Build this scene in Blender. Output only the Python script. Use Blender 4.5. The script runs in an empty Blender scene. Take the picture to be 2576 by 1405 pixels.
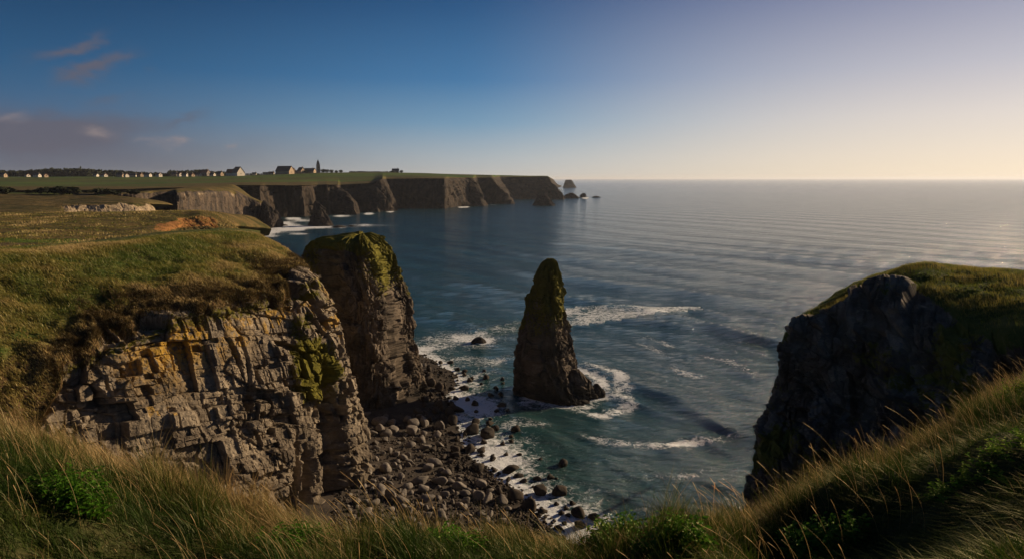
import bpy, math, random
import numpy as np
from mathutils import Vector, Matrix

random.seed(7)
rng = np.random.default_rng(11)
scene = bpy.context.scene
COL = scene.collection

# ------------------------------------------------------------------ camera maths
F_PX = 667.0
CAM = np.array([0.0, 0.0, 40.0])
PITCH = math.atan((279 - 178.4) / F_PX)
K = 1024 / 2576.0

def ray(X, Y):
    """survey direction (unit depth in y) for a sighting at X, Y on the 2576 x 1405 print"""
    X = np.asarray(X, float); Y = np.asarray(Y, float)
    cx = (X * K - 512) / F_PX
    cy = (279 - Y * K) / F_PX
    dy = math.cos(PITCH) + cy * math.sin(PITCH)
    dz = -math.sin(PITCH) + cy * math.cos(PITCH)
    return cx / dy, dz / dy

def P(X, Y, d):
    a, b = ray(X, Y)
    return np.array([a * d, d, 40 + b * d])

def Q(X, z, d):
    """point in the vertical plane of sighting X (at mid height), at depth d and height z"""
    a = (X - 1288) * K / F_PX / math.cos(PITCH)
    # solve for exact column: cx/dy with dy depending on the height
    t = (z - 40) / d
    cy = (t * math.cos(PITCH) + math.sin(PITCH)) / (math.cos(PITCH) - t * math.sin(PITCH))
    dy = math.cos(PITCH) + cy * math.sin(PITCH)
    return np.array([(X - 1288) * K / F_PX / dy * d, d, z])

def S(X, Y, z=0.0):
    """point at height z sighted at X, Y"""
    a, b = ray(X, Y)
    d = (z - 40) / b
    return np.array([a * d, d, z])

# ------------------------------------------------------------------ noise
def _h(ix, iy, iz, seed):
    h = (ix.astype(np.int64) * 374761393 + iy.astype(np.int64) * 668265263 + iz.astype(np.int64) * 2147483647 + seed * 1274126177) & 0xffffffff
    h = ((h ^ (h >> 13)) * 1274126177) & 0xffffffff
    h = ((h ^ (h >> 15)) * 2246822519) & 0xffffffff
    h = h ^ (h >> 16)
    return (h & 0xffffff) / float(0xffffff)

def vnoise(x, y, z, seed=0):
    x = np.asarray(x, float); y = np.asarray(y, float) + 0 * x; z = np.asarray(z, float) + 0 * x
    ix, iy, iz = np.floor(x), np.floor(y), np.floor(z)
    fx, fy, fz = x - ix, y - iy, z - iz
    fx = fx * fx * (3 - 2 * fx); fy = fy * fy * (3 - 2 * fy); fz = fz * fz * (3 - 2 * fz)
    r = 0
    for a in (0, 1):
        for b in (0, 1):
            for c in (0, 1):
                w = (fx if a else 1 - fx) * (fy if b else 1 - fy) * (fz if c else 1 - fz)
                r = r + w * _h(ix + a, iy + b, iz + c, seed)
    return r * 2 - 1

def fbm(x, y, z=0.0, seed=0, octs=4, gain=0.5):
    r = 0; a = 1; s = 1; t = 0
    for o in range(octs):
        r = r + a * vnoise(x * s, y * s, z * s if not np.isscalar(z) else z + o * 7.3, seed + o * 17)
        t += a; a *= gain; s *= 2.03
    return r / t

def cells(u, v, seed=0, p=3.0):
    iu, iv = np.floor(u), np.floor(v)
    f1 = np.full(u.shape, 9.0); f2 = np.full(u.shape, 9.0)
    cid = np.zeros(u.shape); du = np.zeros(u.shape); dv = np.zeros(u.shape)
    zz = np.zeros(u.shape)
    for a in (-1, 0, 1):
        for b in (-1, 0, 1):
            cu, cv = iu + a, iv + b
            pu = cu + 0.12 + 0.76 * _h(cu, cv, zz, seed)
            pv = cv + 0.12 + 0.76 * _h(cu, cv, zz, seed + 5)
            dd = (np.abs(u - pu) ** p + np.abs(v - pv) ** p) ** (1 / p)
            near = dd < f1
            f2 = np.where(near, f1, np.minimum(f2, dd))
            cid = np.where(near, cu * 57.0 + cv * 131.0, cid)
            du = np.where(near, u - pu, du); dv = np.where(near, v - pv, dv)
            f1 = np.where(near, dd, f1)
    return f1, f2, cid, du, dv

def rock_layer(u, v, seed, p=3.0, tilt=0.9, crack=0.5, cw=0.10):
    f1, f2, cid, du, dv = cells(u, v, seed, p)
    z0 = np.zeros_like(cid)
    r = _h(cid, z0, z0, seed + 11) - 0.5
    tu = _h(cid, z0, z0, seed + 12) - 0.5
    tv = _h(cid, z0, z0, seed + 13) - 0.5
    edge = np.clip(1 - (f2 - f1) / cw, 0, 1)
    return r + tilt * (tu * du + tv * dv) - crack * edge, cid

def beds(u, v, th, ln, seed, tilt=.8, crack=.4, cw=.06, hole=.9):
    """irregular courses of jointed rock: thickness th, block length ln (metres)"""
    z0 = np.zeros_like(u)
    vw = v / th + .45 * np.sin(v / th * 1.7 + seed) + .25 * np.sin(v / th * .6 + u / ln * .12)
    row = np.floor(vw); fv = vw - row
    k = .6 + 1.1 * _h(row, z0, z0, seed + 1)
    uw = u / (ln * k) + 50 * _h(row, z0, z0, seed + 2) + .10 * fv * (_h(row, z0, z0, seed + 3) - .5)
    uw = uw + .3 * np.sin(uw * 1.9 + row * 2.1) + (.35 * (_h(row, np.floor(uw), z0, seed + 9) - .5)) * fv
    col = np.floor(uw); fu = uw - col
    h = _h(row, col, z0, seed + 4)
    # pairs of courses merge now and then
    m = _h(np.floor(row / 2), np.floor(u / ln / 2.3), z0, seed + 5) > .72
    h = np.where(m, _h(np.floor(row / 2), np.floor(u / ln / 2.3), z0, seed + 6), h)
    eu = np.minimum(fu, 1 - fu) * ln * k; ev = np.minimum(fv, 1 - fv) * th
    ev = np.where(m, th, ev)
    e = np.minimum(eu, ev)
    g = _h(row, col, z0 + 3, seed + 7)
    r = (h - .5) + .5 * (_h(row, z0, z0, seed + 8) - .5)
    r = r + tilt * ((_h(row, col, z0 + 1, seed) - .5) * (fu - .5) + (_h(row, col, z0 + 2, seed) - .5) * (fv - .5))
    r = r - crack * (1 - sstep(0, cw, e)) * (g > .35)
    r = r - np.where(g > hole, 1.35, 0)
    return r, row * 57.0 + col * 131.0 + np.where(m, 7.0, 0)

def sstep(a, b, x):
    t = np.clip((x - a) / (b - a), 0, 1)
    return t * t * (3 - 2 * t)

def seg_dist(x, y, pts):
    """distance of points to a polyline, and signed side (positive = left of travel)"""
    best = np.full(np.shape(x), 1e9); side = np.zeros(np.shape(x)); tt = np.zeros(np.shape(x))
    for i in range(len(pts) - 1):
        ax, ay = pts[i][:2]; bx, by = pts[i + 1][:2]
        vx, vy = bx - ax, by - ay
        L = vx * vx + vy * vy + 1e-9
        t = np.clip(((x - ax) * vx + (y - ay) * vy) / L, 0, 1)
        dx, dy = x - (ax + t * vx), y - (ay + t * vy)
        dd = np.sqrt(dx * dx + dy * dy)
        m = dd < best
        best = np.where(m, dd, best)
        side = np.where(m, np.sign(vx * (y - ay) - vy * (x - ax)), side)
        tt = np.where(m, (i + t) / (len(pts) - 1), tt)
    return best, side, tt

# ------------------------------------------------------------------ mesh helpers
def mk_mesh(name, verts, quads=None, tris=None, attrs=None, smooth=True):
    me = bpy.data.meshes.new(name)
    verts = np.asarray(verts, np.float32).reshape(-1, 3)
    me.vertices.add(len(verts)); me.vertices.foreach_set('co', verts.ravel())
    nq = 0 if quads is None else len(quads); nt = 0 if tris is None else len(tris)
    idx = []; tot = []
    if nq: idx.append(np.asarray(quads, np.int32).ravel()); tot.append(np.full(nq, 4, np.int32))
    if nt: idx.append(np.asarray(tris, np.int32).ravel()); tot.append(np.full(nt, 3, np.int32))
    idx = np.concatenate(idx); tot = np.concatenate(tot)
    me.loops.add(len(idx)); me.loops.foreach_set('vertex_index', idx)
    st = np.concatenate([[0], np.cumsum(tot)[:-1]]).astype(np.int32)
    me.polygons.add(len(tot)); me.polygons.foreach_set('loop_start', st)
    me.polygons.foreach_set('loop_total', tot)
    me.polygons.foreach_set('use_smooth', np.full(len(tot), smooth, bool))
    me.update(calc_edges=True)
    for k, a in (attrs or {}).items():
        at = me.attributes.new(k, 'FLOAT', 'POINT')
        at.data.foreach_set('value', np.asarray(a, np.float32).ravel())
    return me

def add(name, me, mat=None, parent=None, **props):
    o = bpy.data.objects.new(name, me); COL.objects.link(o)
    if mat is not None and me is not None and len(me.materials) == 0: me.materials.append(mat)
    if parent is not None: o.parent = parent
    for k, v in props.items(): o[k] = v
    return o

def grid_faces(R, C, wrap=False):
    i = np.arange(R - 1)[:, None]; j = np.arange(C if wrap else C - 1)[None, :]
    j2 = (j + 1) % C
    a = i * C + j; b = i * C + j2; c = (i + 1) * C + j2; d = (i + 1) * C + j
    return np.stack([a, b, c, d], -1).reshape(-1, 4)

def catmull(pts, ts):
    """pts (N, ...) sampled at real-valued index ts"""
    N = len(pts); i = np.clip(np.floor(ts).astype(int), 0, N - 2); f = (ts - i)
    f = f.reshape((-1,) + (1,) * (pts.ndim - 1))
    p0 = pts[np.clip(i - 1, 0, N - 1)]; p1 = pts[i]; p2 = pts[i + 1]; p3 = pts[np.clip(i + 2, 0, N - 1)]
    return 0.5 * ((2 * p1) + (-p0 + p2) * f + (2 * p0 - 5 * p1 + 4 * p2 - p3) * f * f + (-p0 + 3 * p1 - 3 * p2 + p3) * f ** 3)

def catlin(pts, ts, k=0.35):
    """blend of catmull and linear: fewer overshoots"""
    N = len(pts); i = np.clip(np.floor(ts).astype(int), 0, N - 2); f = (ts - i).reshape((-1,) + (1,) * (pts.ndim - 1))
    lin = pts[i] * (1 - f) + pts[i + 1] * f
    return lin * k + catmull(pts, ts) * (1 - k)

def dense(net, rsub, csub, k=0.35):
    """net: rows x cols x 3"""
    net = np.asarray(net, float); R, C = net.shape[:2]
    if np.isscalar(rsub): rsub = [rsub] * (R - 1)
    if np.isscalar(csub): csub = [csub] * (C - 1)
    tr = np.concatenate([i + np.arange(n) / n for i, n in enumerate(rsub)] + [[R - 1]])
    tc = np.concatenate([i + np.arange(n) / n for i, n in enumerate(csub)] + [[C - 1]])
    a = catlin(net, tr, k)
    b = catlin(np.swapaxes(a, 0, 1), tc, k)
    return np.swapaxes(b, 0, 1), tr, tc

def grid_normals(G, wrap=False):
    if wrap:
        du = np.roll(G, -1, 1) - np.roll(G, 1, 1)
    else:
        du = np.gradient(G, axis=1)
    dv = np.gradient(G, axis=0)
    n = np.cross(du, dv)
    return n / (np.linalg.norm(n, axis=2, keepdims=True) + 1e-9)

# ------------------------------------------------------------------ node helpers
class N:
    def __init__(s, tree): s.t = tree; s.n = tree.nodes; s.l = tree.links
    def new(s, ty, **kw):
        n = s.n.new(ty)
        for k, v in kw.items(): setattr(n, k, v)
        return n
    def link(s, a, b): s.l.new(a, b)
    def val(s, inp, v):
        if isinstance(v, bpy.types.NodeSocket): s.link(v, inp)
        elif isinstance(v, (tuple, list)) and len(v) == 3 and inp.type == 'RGBA': inp.default_value = (*v, 1)
        else: inp.default_value = v
    def math(s, op, a, b=0.0, c=0.0, clamp=False):
        n = s.new('ShaderNodeMath', operation=op, use_clamp=clamp)
        s.val(n.inputs[0], a); s.val(n.inputs[1], b); s.val(n.inputs[2], c)
        return n.outputs[0]
    def mix(s, f, a, b, blend='MIX'):
        n = s.new('ShaderNodeMix', data_type='RGBA', blend_type=blend)
        s.val(n.inputs[0], f); s.val(n.inputs[6], a); s.val(n.inputs[7], b)
        return n.outputs[2]
    def noise(s, vec, scale, detail=4, rough=0.55, dist=0.0):
        n = s.new('ShaderNodeTexNoise')
        s.val(n.inputs['Vector'], vec); n.inputs['Scale'].default_value = scale
        n.inputs['Detail'].default_value = detail; n.inputs['Roughness'].default_value = rough
        n.inputs['Distortion'].default_value = dist
        return n.outputs['Fac']
    def voro(s, vec, scale, feature='F1', out='Distance'):
        n = s.new('ShaderNodeTexVoronoi', feature=feature)
        s.val(n.inputs['Vector'], vec); n.inputs['Scale'].default_value = scale
        return n.outputs[out]
    def attr(s, name):
        n = s.new('ShaderNodeAttribute'); n.attribute_name = name
        return n.outputs['Fac']
    def ss(s, x, a, b):
        n = s.new('ShaderNodeMapRange', interpolation_type='SMOOTHSTEP')
        s.val(n.inputs[0], x); s.val(n.inputs[1], a); s.val(n.inputs[2], b)
        return n.outputs[0]
    def ramp(s, x, stops):
        n = s.new('ShaderNodeValToRGB'); s.val(n.inputs[0], x)
        e = n.color_ramp.elements
        while len(e) < len(stops): e.new(0.5)
        for i, (p, c) in enumerate(stops): e[i].position = p; e[i].color = (*c, 1)
        return n.outputs[0]
    def mapping(s, vec, scale=(1, 1, 1), rot=(0, 0, 0)):
        n = s.new('ShaderNodeMapping'); s.val(n.inputs[0], vec)
        n.inputs['Scale'].default_value = scale; n.inputs['Rotation'].default_value = rot
        return n.outputs[0]
    def bump(s, h, strength, dist, normal=None):
        n = s.new('ShaderNodeBump'); s.val(n.inputs['Height'], h)
        n.inputs['Strength'].default_value = strength; n.inputs['Distance'].default_value = dist
        if normal is not None: s.link(normal, n.inputs['Normal'])
        return n.outputs[0]

def new_mat(name):
    m = bpy.data.materials.new(name); m.use_nodes = True
    t = N(m.node_tree); t.n.clear()
    out = t.new('ShaderNodeOutputMaterial')
    geo = t.new('ShaderNodeNewGeometry')
    return m, t, out, geo.outputs['Position']

def bsdf(t, out, color, rough=0.9, normal=None, spec=0.2):
    b = t.new('ShaderNodeBsdfPrincipled')
    t.val(b.inputs['Base Color'], color); t.val(b.inputs['Roughness'], rough)
    b.inputs['Specular IOR Level'].default_value = spec
    if normal is not None: t.link(normal, b.inputs['Normal'])
    if out is not None: t.link(b.outputs[0], out.inputs[0])
    return b

def simple_mat(name, c, rough=0.85, var=0.25, scale=2.0):
    m, t, out, pos = new_mat(name)
    n = t.noise(pos, scale, 4)
    col = t.mix(n, tuple(x * (1 - var) for x in c), tuple(min(1, x * (1 + var)) for x in c))
    bsdf(t, out, col, rough)
    return m

# rock with moss, lichen, grass driven by mesh attributes; size = metres of the basic pattern
def rock_mat(name, c1, c2, size=1.0, grass=((0.045, 0.075, 0.014), (0.13, 0.115, 0.035)), bump=0.5, wet=0.0):
    m, t, out, pos = new_mat(name)
    n1 = t.noise(pos, 0.35 / size, 5, 0.6)
    n2 = t.noise(pos, 2.2 / size, 6, 0.65)
    n3 = t.noise(t.mapping(pos, (1, 1, 3.0), (0.15, 0.1, 0)), 1.3 / size, 4, 0.6)
    col = t.mix(t.ss(n1, 0.3, 0.7), c1, c2)
    col = t.mix(t.ss(n2, 0.35, 0.75), t.mix(0.4, col, (0.05, 0.045, 0.04)), col)
    col = t.mix(t.math('MULTIPLY', t.ss(n3, 0.55, 0.75), 0.45), col, tuple(min(1, x * 1.7) for x in c2))
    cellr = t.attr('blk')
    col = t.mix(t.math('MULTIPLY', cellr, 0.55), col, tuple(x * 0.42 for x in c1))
    if wet:
        w = t.new('ShaderNodeSeparateXYZ'); t.link(pos, w.inputs[0])
        wz = t.ss(t.math('ADD', w.outputs[2], t.math('MULTIPLY', n1, 3.0)), wet + 2.5, 1.5)
        col = t.mix(t.math('MULTIPLY', wz, 0.75), col, (0.018, 0.017, 0.016))
    lich = t.math('MULTIPLY', t.attr('lichen'), t.ss(n2, 0.38, 0.55))
    col = t.mix(lich, col, (0.40, 0.235, 0.035))
    moss = t.ss(t.math('ADD', t.attr('moss'), t.math('MULTIPLY', t.math('SUBTRACT', n2, 0.5), 1.1)), 0.42, 0.62)
    mcol = t.mix(t.noise(pos, 1.7 / size, 3), (0.045, 0.052, 0.009), (0.20, 0.165, 0.028))
    col = t.mix(moss, col, mcol)
    g = t.ss(t.math('ADD', t.attr('grass'), t.math('MULTIPLY', t.math('SUBTRACT', n2, 0.5), 0.5)), 0.4, 0.6)
    gn = t.noise(t.mapping(pos, (1, 1, 0.6)), 0.45 / size, 5, 0.7)
    gcol = t.mix(t.ss(gn, 0.35, 0.65), grass[0], grass[1])
    gcol = t.mix(t.ss(t.attr('heath'), 0.25, 0.75), gcol, (0.10, 0.062, 0.03))
    col = t.mix(g, col, gcol)
    hb = t.math('ADD', t.math('MULTIPLY', n2, 0.6), t.math('MULTIPLY', t.noise(pos, 9 / size, 5, 0.7), 0.4))
    nb = t.bump(hb, bump, 0.25 * size)
    bsdf(t, out, col, 0.95, nb, 0.08)
    return m

def land_mat(name, rk=1.0):
    """far and middle fields: 'green' lush field, 'heath' brown rough, 'bare' soil, rock below"""
    m, t, out, pos = new_mat(name)
    n1 = t.noise(t.mapping(pos, (0.4, 1, 1)), 0.02, 5, 0.6)
    n2 = t.noise(t.mapping(pos, (0.5, 1, 1)), 0.16, 6, 0.7)
    n4 = t.noise(pos, 1.3, 4, 0.7)
    rn = t.noise(t.mapping(pos, (1, 1, 0.30)), 0.16, 6, 0.7)
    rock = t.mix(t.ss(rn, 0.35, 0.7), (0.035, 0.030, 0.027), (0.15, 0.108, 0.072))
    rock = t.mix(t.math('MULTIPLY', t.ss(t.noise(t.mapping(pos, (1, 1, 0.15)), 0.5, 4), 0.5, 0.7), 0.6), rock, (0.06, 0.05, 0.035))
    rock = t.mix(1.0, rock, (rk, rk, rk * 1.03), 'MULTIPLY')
    bare = t.mix(n2, (0.22, 0.10, 0.035), (0.42, 0.19, 0.06))
    pale = t.mix(n2, (0.20, 0.15, 0.09), (0.46, 0.35, 0.23))
    heath = t.mix(t.ss(n2, 0.35, 0.68), (0.05, 0.048, 0.014), (0.165, 0.11, 0.042))
    heath = t.mix(t.math('MULTIPLY', t.ss(n4, 0.5, 0.75), 0.6), heath, (0.05, 0.06, 0.012))
    lush = t.mix(t.ss(n1, 0.35, 0.65), (0.035, 0.075, 0.010), (0.085, 0.125, 0.018))
    col = t.mix(t.ss(t.math('ADD', t.attr('green'), t.math('MULTIPLY', t.math('SUBTRACT', n2, 0.5), 0.5)), 0.35, 0.65), heath, lush)
    col = t.mix(t.ss(t.math('ADD', t.attr('rock'), t.math('MULTIPLY', t.math('SUBTRACT', n2, 0.5), 0.5)), 0.4, 0.6), col, rock)
    col = t.mix(t.ss(t.math('ADD', t.attr('bare'), t.math('MULTIPLY', t.math('SUBTRACT', n2, 0.5), 0.8)), 0.4, 0.6), col, bare)
    col = t.mix(t.ss(t.math('ADD', t.attr('pale'), t.math('MULTIPLY', t.math('SUBTRACT', n2, 0.5), 0.8)), 0.4, 0.6), col, pale)
    col = t.mix(t.attr('dirt'), col, (0.085, 0.058, 0.035))
    nb = t.bump(t.math('ADD', n2, t.math('MULTIPLY', n4, 0.15)), 0.9, 1.6)
    bsdf(t, out, col, 0.95, nb, 0.1)
    return m

def grass_mat(name, g0, g1, dry, transl=0.30):
    m, t, out, pos = new_mat(name)
    col = t.ramp(t.attr('tint'), [(0.0, g0), (0.45, g1), (1.0, dry)])
    col = t.mix(t.attr('rnd'), t.mix(0.55, col, (0.01, 0.012, 0.004)), col)
    d = t.new('ShaderNodeBsdfDiffuse'); t.link(col, d.inputs[0])
    tr = t.new('ShaderNodeBsdfTranslucent'); t.link(col, tr.inputs[0])
    mx = t.new('ShaderNodeMixShader'); mx.inputs[0].default_value = transl
    t.link(d.outputs[0], mx.inputs[1]); t.link(tr.outputs[0], mx.inputs[2])
    g = t.new('ShaderNodeBsdfGlossy'); g.inputs['Roughness'].default_value = 0.45; g.inputs[0].default_value = (0.5, 0.45, 0.3, 1)
    m2 = t.new('ShaderNodeMixShader'); m2.inputs[0].default_value = 0.04
    t.link(mx.outputs[0], m2.inputs[1]); t.link(g.outputs[0], m2.inputs[2])
    t.link(m2.outputs[0], out.inputs[0])
    return m

M = {}
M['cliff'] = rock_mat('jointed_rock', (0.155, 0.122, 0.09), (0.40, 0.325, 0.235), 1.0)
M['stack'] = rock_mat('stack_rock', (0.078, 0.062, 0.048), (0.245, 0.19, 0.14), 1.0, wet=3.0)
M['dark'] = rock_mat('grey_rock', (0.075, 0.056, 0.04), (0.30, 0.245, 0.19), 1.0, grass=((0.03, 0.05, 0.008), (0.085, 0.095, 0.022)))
M['land'] = land_mat('coastal_land')
M['farland'] = land_mat('far_headland', .50)  # same land with darker rock: shade of the far faces put into the colour
M['farrock'] = rock_mat('dark_sea_rock', (0.03, 0.026, 0.024), (0.085, 0.066, 0.052), 6.0)
M['boulder'] = rock_mat('dry_boulder', (0.15, 0.13, 0.112), (0.30, 0.262, 0.225), 0.6)
M['wet'] = rock_mat('wet_boulder', (0.05, 0.042, 0.035), (0.11, 0.085, 0.065), 0.6)
M['shingle'] = rock_mat('shingle', (0.06, 0.05, 0.042), (0.17, 0.14, 0.115), 0.4)
M['grass'] = grass_mat('grass_blades', (0.018, 0.052, 0.005), (0.08, 0.105, 0.014), (0.56, 0.37, 0.17))
M['slopegrass'] = grass_mat('slope_grass', (0.085, 0.14, 0.018), (0.30, 0.245, 0.055), (0.58, 0.41, 0.18), 0.38)
M['leaf'] = grass_mat('leaf_green', (0.06, 0.18, 0.012), (0.14, 0.30, 0.02), (0.36, 0.38, 0.03), 0.4)
M['tree'] = simple_mat('dark_foliage', (0.028, 0.034, 0.014), 0.95, 0.5, 0.3)

# ------------------------------------------------------------------ blades
def blade_mesh(name, pos, h, w, lean, tint, rnd, levels=3, tipdry=0.25):
    """pos (n,3) root, h height, w width, lean (n,2) horizontal tip offset; curved tapering strips"""
    n = len(pos)
    ang = rng.uniform(0, math.pi, n)
    wx, wy = np.cos(ang) * w / 2, np.sin(ang) * w / 2
    vs = []; tn = []
    for k in range(levels):
        f = k / levels
        c = pos + np.stack([lean[:, 0] * f ** 1.8, lean[:, 1] * f ** 1.8, h * (f - 0.12 * f * f)], -1)
        tw = 1 - 0.55 * f
        vs.append(c - np.stack([wx, wy, 0 * wx], -1) * tw)
        vs.append(c + np.stack([wx, wy, 0 * wx], -1) * tw)
        tn += [tint + tipdry * (f - 0.4)] * 2
    vs.append(pos + np.stack([lean[:, 0], lean[:, 1], h * 0.88], -1)); tn.append(tint + tipdry * 0.6)
    m = 2 * levels + 1
    V = np.stack(vs, 1).reshape(-1, 3)
    T = np.clip(np.stack(tn, 1), 0, 1).reshape(-1)
    Rn = np.repeat(rnd, m)
    b = (np.arange(n) * m)[:, None]
    quads = []
    for k in range(levels - 1):
        quads.append(b + np.array([[2 * k, 2 * k + 1, 2 * k + 3, 2 * k + 2]]))
    q = np.concatenate(quads) if quads else None
    tr = b + np.array([[2 * levels - 2, 2 * levels - 1, 2 * levels]])
    return mk_mesh(name, V, q, tr, {'tint': T, 'rnd': Rn}, smooth=True)

def sample_grid(G, weight, n):
    """random points on the quads of a dense grid with a per-vertex weight"""
    a = G[:-1, :-1]; b = G[:-1, 1:]; c = G[1:, 1:]; d = G[1:, :-1]
    area = np.linalg.norm(np.cross(c - a, d - b), axis=2) / 2
    wq = (weight[:-1, :-1] + weight[1:, 1:]) / 2 * area
    p = wq.ravel() / wq.sum()
    i = rng.choice(len(p), n, p=p)
    r, s = np.divmod(i, a.shape[1])
    u = rng.random(n)[:, None]; v = rng.random(n)[:, None]
    pt = (a[r, s] * (1 - u) + b[r, s] * u) * (1 - v) + (d[r, s] * (1 - u) + c[r, s] * u) * v
    return pt

# ================================================================== A. near lit cliff
def build_cliff():
    k = 0.000596
    cols = []
    def col(lip, mid, edge, face, back=None):
        b = back if back is not None else P(lip[0], lip[1] - 20, lip[2] + 34)
        b[2] = min(b[2], P(*lip)[2] - 1.6)
        return [b, P(*lip), P(*mid), P(*edge)] + face
    def face(X, d, sl=1.0, zs=(21, 14, 7, -2)):
        return [Q(X + j * 3, z, d - sl * (j + 1) * 1.5) for j, z in enumerate(zs)]
    cols.append(col((-420, 650, 60), (-420, 810, 48), (-420, 1080, 39), face(-420, 39)))
    cols.append(col((-180, 645, 64), (-180, 800, 52), (-180, 1040, 44), face(-180, 44)))
    cols.append(col((0, 640, 68), (0, 790, 56), (0, 1000, 49), face(0, 49)))
    cols.append(col((150, 632, 72), (150, 750, 61), (140, 930, 53), face(140, 53)))
    cols.append(col((300, 617, 79), (300, 715, 66), (295, 858, 57.5), face(290, 57.5)))
    cols.append(col((430, 600, 88), (440, 690, 72), (445, 795, 62.5), face(440, 62)))
    cols.append(col((540, 590, 96), (570, 670, 79), (590, 768, 68), face(585, 67)))
    cols.append(col((610, 590, 99), (670, 650, 84), (710, 735, 74), face(710, 72)))
    cols.append(col((655, 597, 100), (725, 650, 88), (770, 705, 78.5), face(790, 76)))
    cols.append([P(620, 590, 118), P(695, 610, 101), P(758, 655, 92), P(806, 705, 84),
                 P(858, 800, 81.5), P(880, 930, 81), P(912, 1060, 80.5), P(944, 1330, 80.5)])
    cols.append([P(600, 600, 128), P(670, 615, 113), P(720, 670, 105), P(755, 730, 98),
                 P(790, 820, 95), P(805, 950, 95), P(820, 1060, 95), Q(840, -2, 95)])
    cols.append([P(560, 610, 140), P(600, 640, 128), P(620, 700, 120), P(640, 770, 112),
                 Q(660, 18, 110), Q(670, 12, 110), Q(680, 6, 110), Q(690, -2, 110)])
    net = np.swapaxes(np.array(cols), 0, 1)
    rs = [14, 60, 70, 110, 90, 80, 70]
    cs = [20, 30, 70, 80, 80, 80, 80, 70, 60, 44, 20]
    G, tr, tc = dense(net, rs, cs)
    nrm = -grid_normals(G)
    if nrm[300, 300, 0] < 0: nrm = -nrm
    R, C = G.shape[:2]
    TR = np.repeat(tr[:, None], C, 1); TC = np.repeat(tc[None, :], R, 0)
    x, y, z = G[..., 0], G[..., 1], G[..., 2]
    s = x * 0.5 + y * 0.86
    # grass / rock border wanders
    bord = 2.95 + 0.30 * fbm(s * 0.13, z * 0 + 3.1, seed=3) + 0.25 * vnoise(s * 0.5, z * 0, 1.0, 4)
    bord += 0.5 * sstep(7.5, 9.0, TC) * 0 - 0.55 * sstep(7.2, 8.6, TC)
    bord += 2.6 * (1 - sstep(2.3, 3.25, TC + .12 * np.sin(TR * 5)))
    rockm = sstep(bord - 0.12, bord + 0.12, TR)
    # rock displacement
    tilt = 0.12
    v = z + s * tilt
    ws = s + .10 * v + 0.35 * fbm(x * .3, y * .3, z * .3, 21); wv = v + 0.35 * fbm(x * .3, y * .3, z * .3, 31)
    D0, c0 = rock_layer(ws / 6.5, wv / 5.0, 41, 2.5, 1.0, 0.25, 0.12)
    Da, ca_ = beds(ws, wv, 2.6, 2.7, 42, .5, .30, .14, .84)
    Db, cb_ = beds(ws + 1.5, wv + .25 * ws, 1.25, 1.25, 45, .6, .35, .09, .86)
    Dc, cc_ = rock_layer(ws / 1.6, wv / 1.9, 46, 2.6, 1.3, .5, .10)
    mk = fbm(s * .11 + 7, z * .13, seed=78, octs=2)
    D1 = np.where(mk > -.06, Da, np.where(mk > -.26, Db * .85, Dc)); c1 = np.where(mk > -.06, ca_, np.where(mk > -.26, cb_ + 5000, cc_ + 9000))
    D2, c2 = beds(ws + 3, wv + 1, .8, .8, 43, .6, .45, .07, .86)
    D3, c3 = rock_layer(ws / 0.45 + 9, wv / 0.30, 44, 3.0, 0.9, 0.25, 0.10)
    big = fbm(s * 0.12, z * 0.1, seed=51, octs=3)
    slab = sstep(0.0, 0.35, fbm(s * .16 + 4, z * .16, seed=77, octs=2))   # smoother slab areas
    disp = 1.0 * big + .5 * D0 + 1.15 * D1 * (1 - .35 * slab) + 0.42 * D2 * (1 - .7 * slab) + 0.10 * D3 * (1 - .5 * slab) + 0.13 * fbm(x * 2, y * 2, z * 2, 61)
    # deep vertical gullies near the nose foot
    gul = np.exp(-((TC - 7.45) / 0.10) ** 2) * sstep(5.2, 5.9, TR) + np.exp(-((TC - 7.8) / 0.13) ** 2) * sstep(5.5, 6.0, TR) + 0.8 * np.exp(-((TC - 8.35) / 0.16) ** 2) * sstep(4.2, 4.8, TR)
    disp -= 2.6 * gul
    soil = 0.9 * fbm(x * .15, y * .15, z * .15, 71, 4) + 0.30 * fbm(x * .8, y * .8, z * .8, 72, 3)
    hummock = sstep(1.9, 2.7, TR) * (0.5 * np.abs(fbm(x * .5, y * .5, z * .5, 73, 3)) * 2 - .2)
    gd = soil * sstep(1.0, 1.6, TR) * 0.8 + 0.2 * soil + hummock
    dd = gd * (1 - rockm) + disp * rockm
    edge_fade = np.ones_like(dd)
    edge_fade *= 1 - sstep(9.0, 9.6, TC) * 0.6
    lipn = np.zeros_like(nrm); lipn[..., 2] = 1
    nn = nrm * rockm[..., None] + (lipn * .6 + nrm * .4) * (1 - rockm[..., None])
    # overhang of turf at the border
    dd += 0.35 * np.exp(-((TR - bord + 0.10) / 0.07) ** 2)
    G = G + nn * (dd * edge_fade)[..., None]
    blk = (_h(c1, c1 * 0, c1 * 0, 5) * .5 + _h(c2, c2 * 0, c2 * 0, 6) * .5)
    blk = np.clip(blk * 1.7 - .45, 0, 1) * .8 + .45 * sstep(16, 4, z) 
    # moss near the nose, lichen in the upper blocks at mid-left
    mz = fbm(x * .22, y * .22, z * .22, 91, 4)
    moss = np.clip(0.55 + 1.6 * mz, 0, 1) * np.exp(-((TC - 8.0) / 0.85) ** 2) * sstep(2.8, 3.3, TR) * (1 - sstep(4.9, 5.9, TR)) * 1.15
    moss = np.maximum(moss, 0.55 * np.exp(-((TR - 3.1) / 0.25) ** 2))
    lich = np.exp(-((TC - 5.0) / 0.95) ** 2) * np.exp(-((TR - 3.4) / 0.5) ** 2) * (_h(c1, c1 * 0, c1 * 0, 8) > 0.35)
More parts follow.
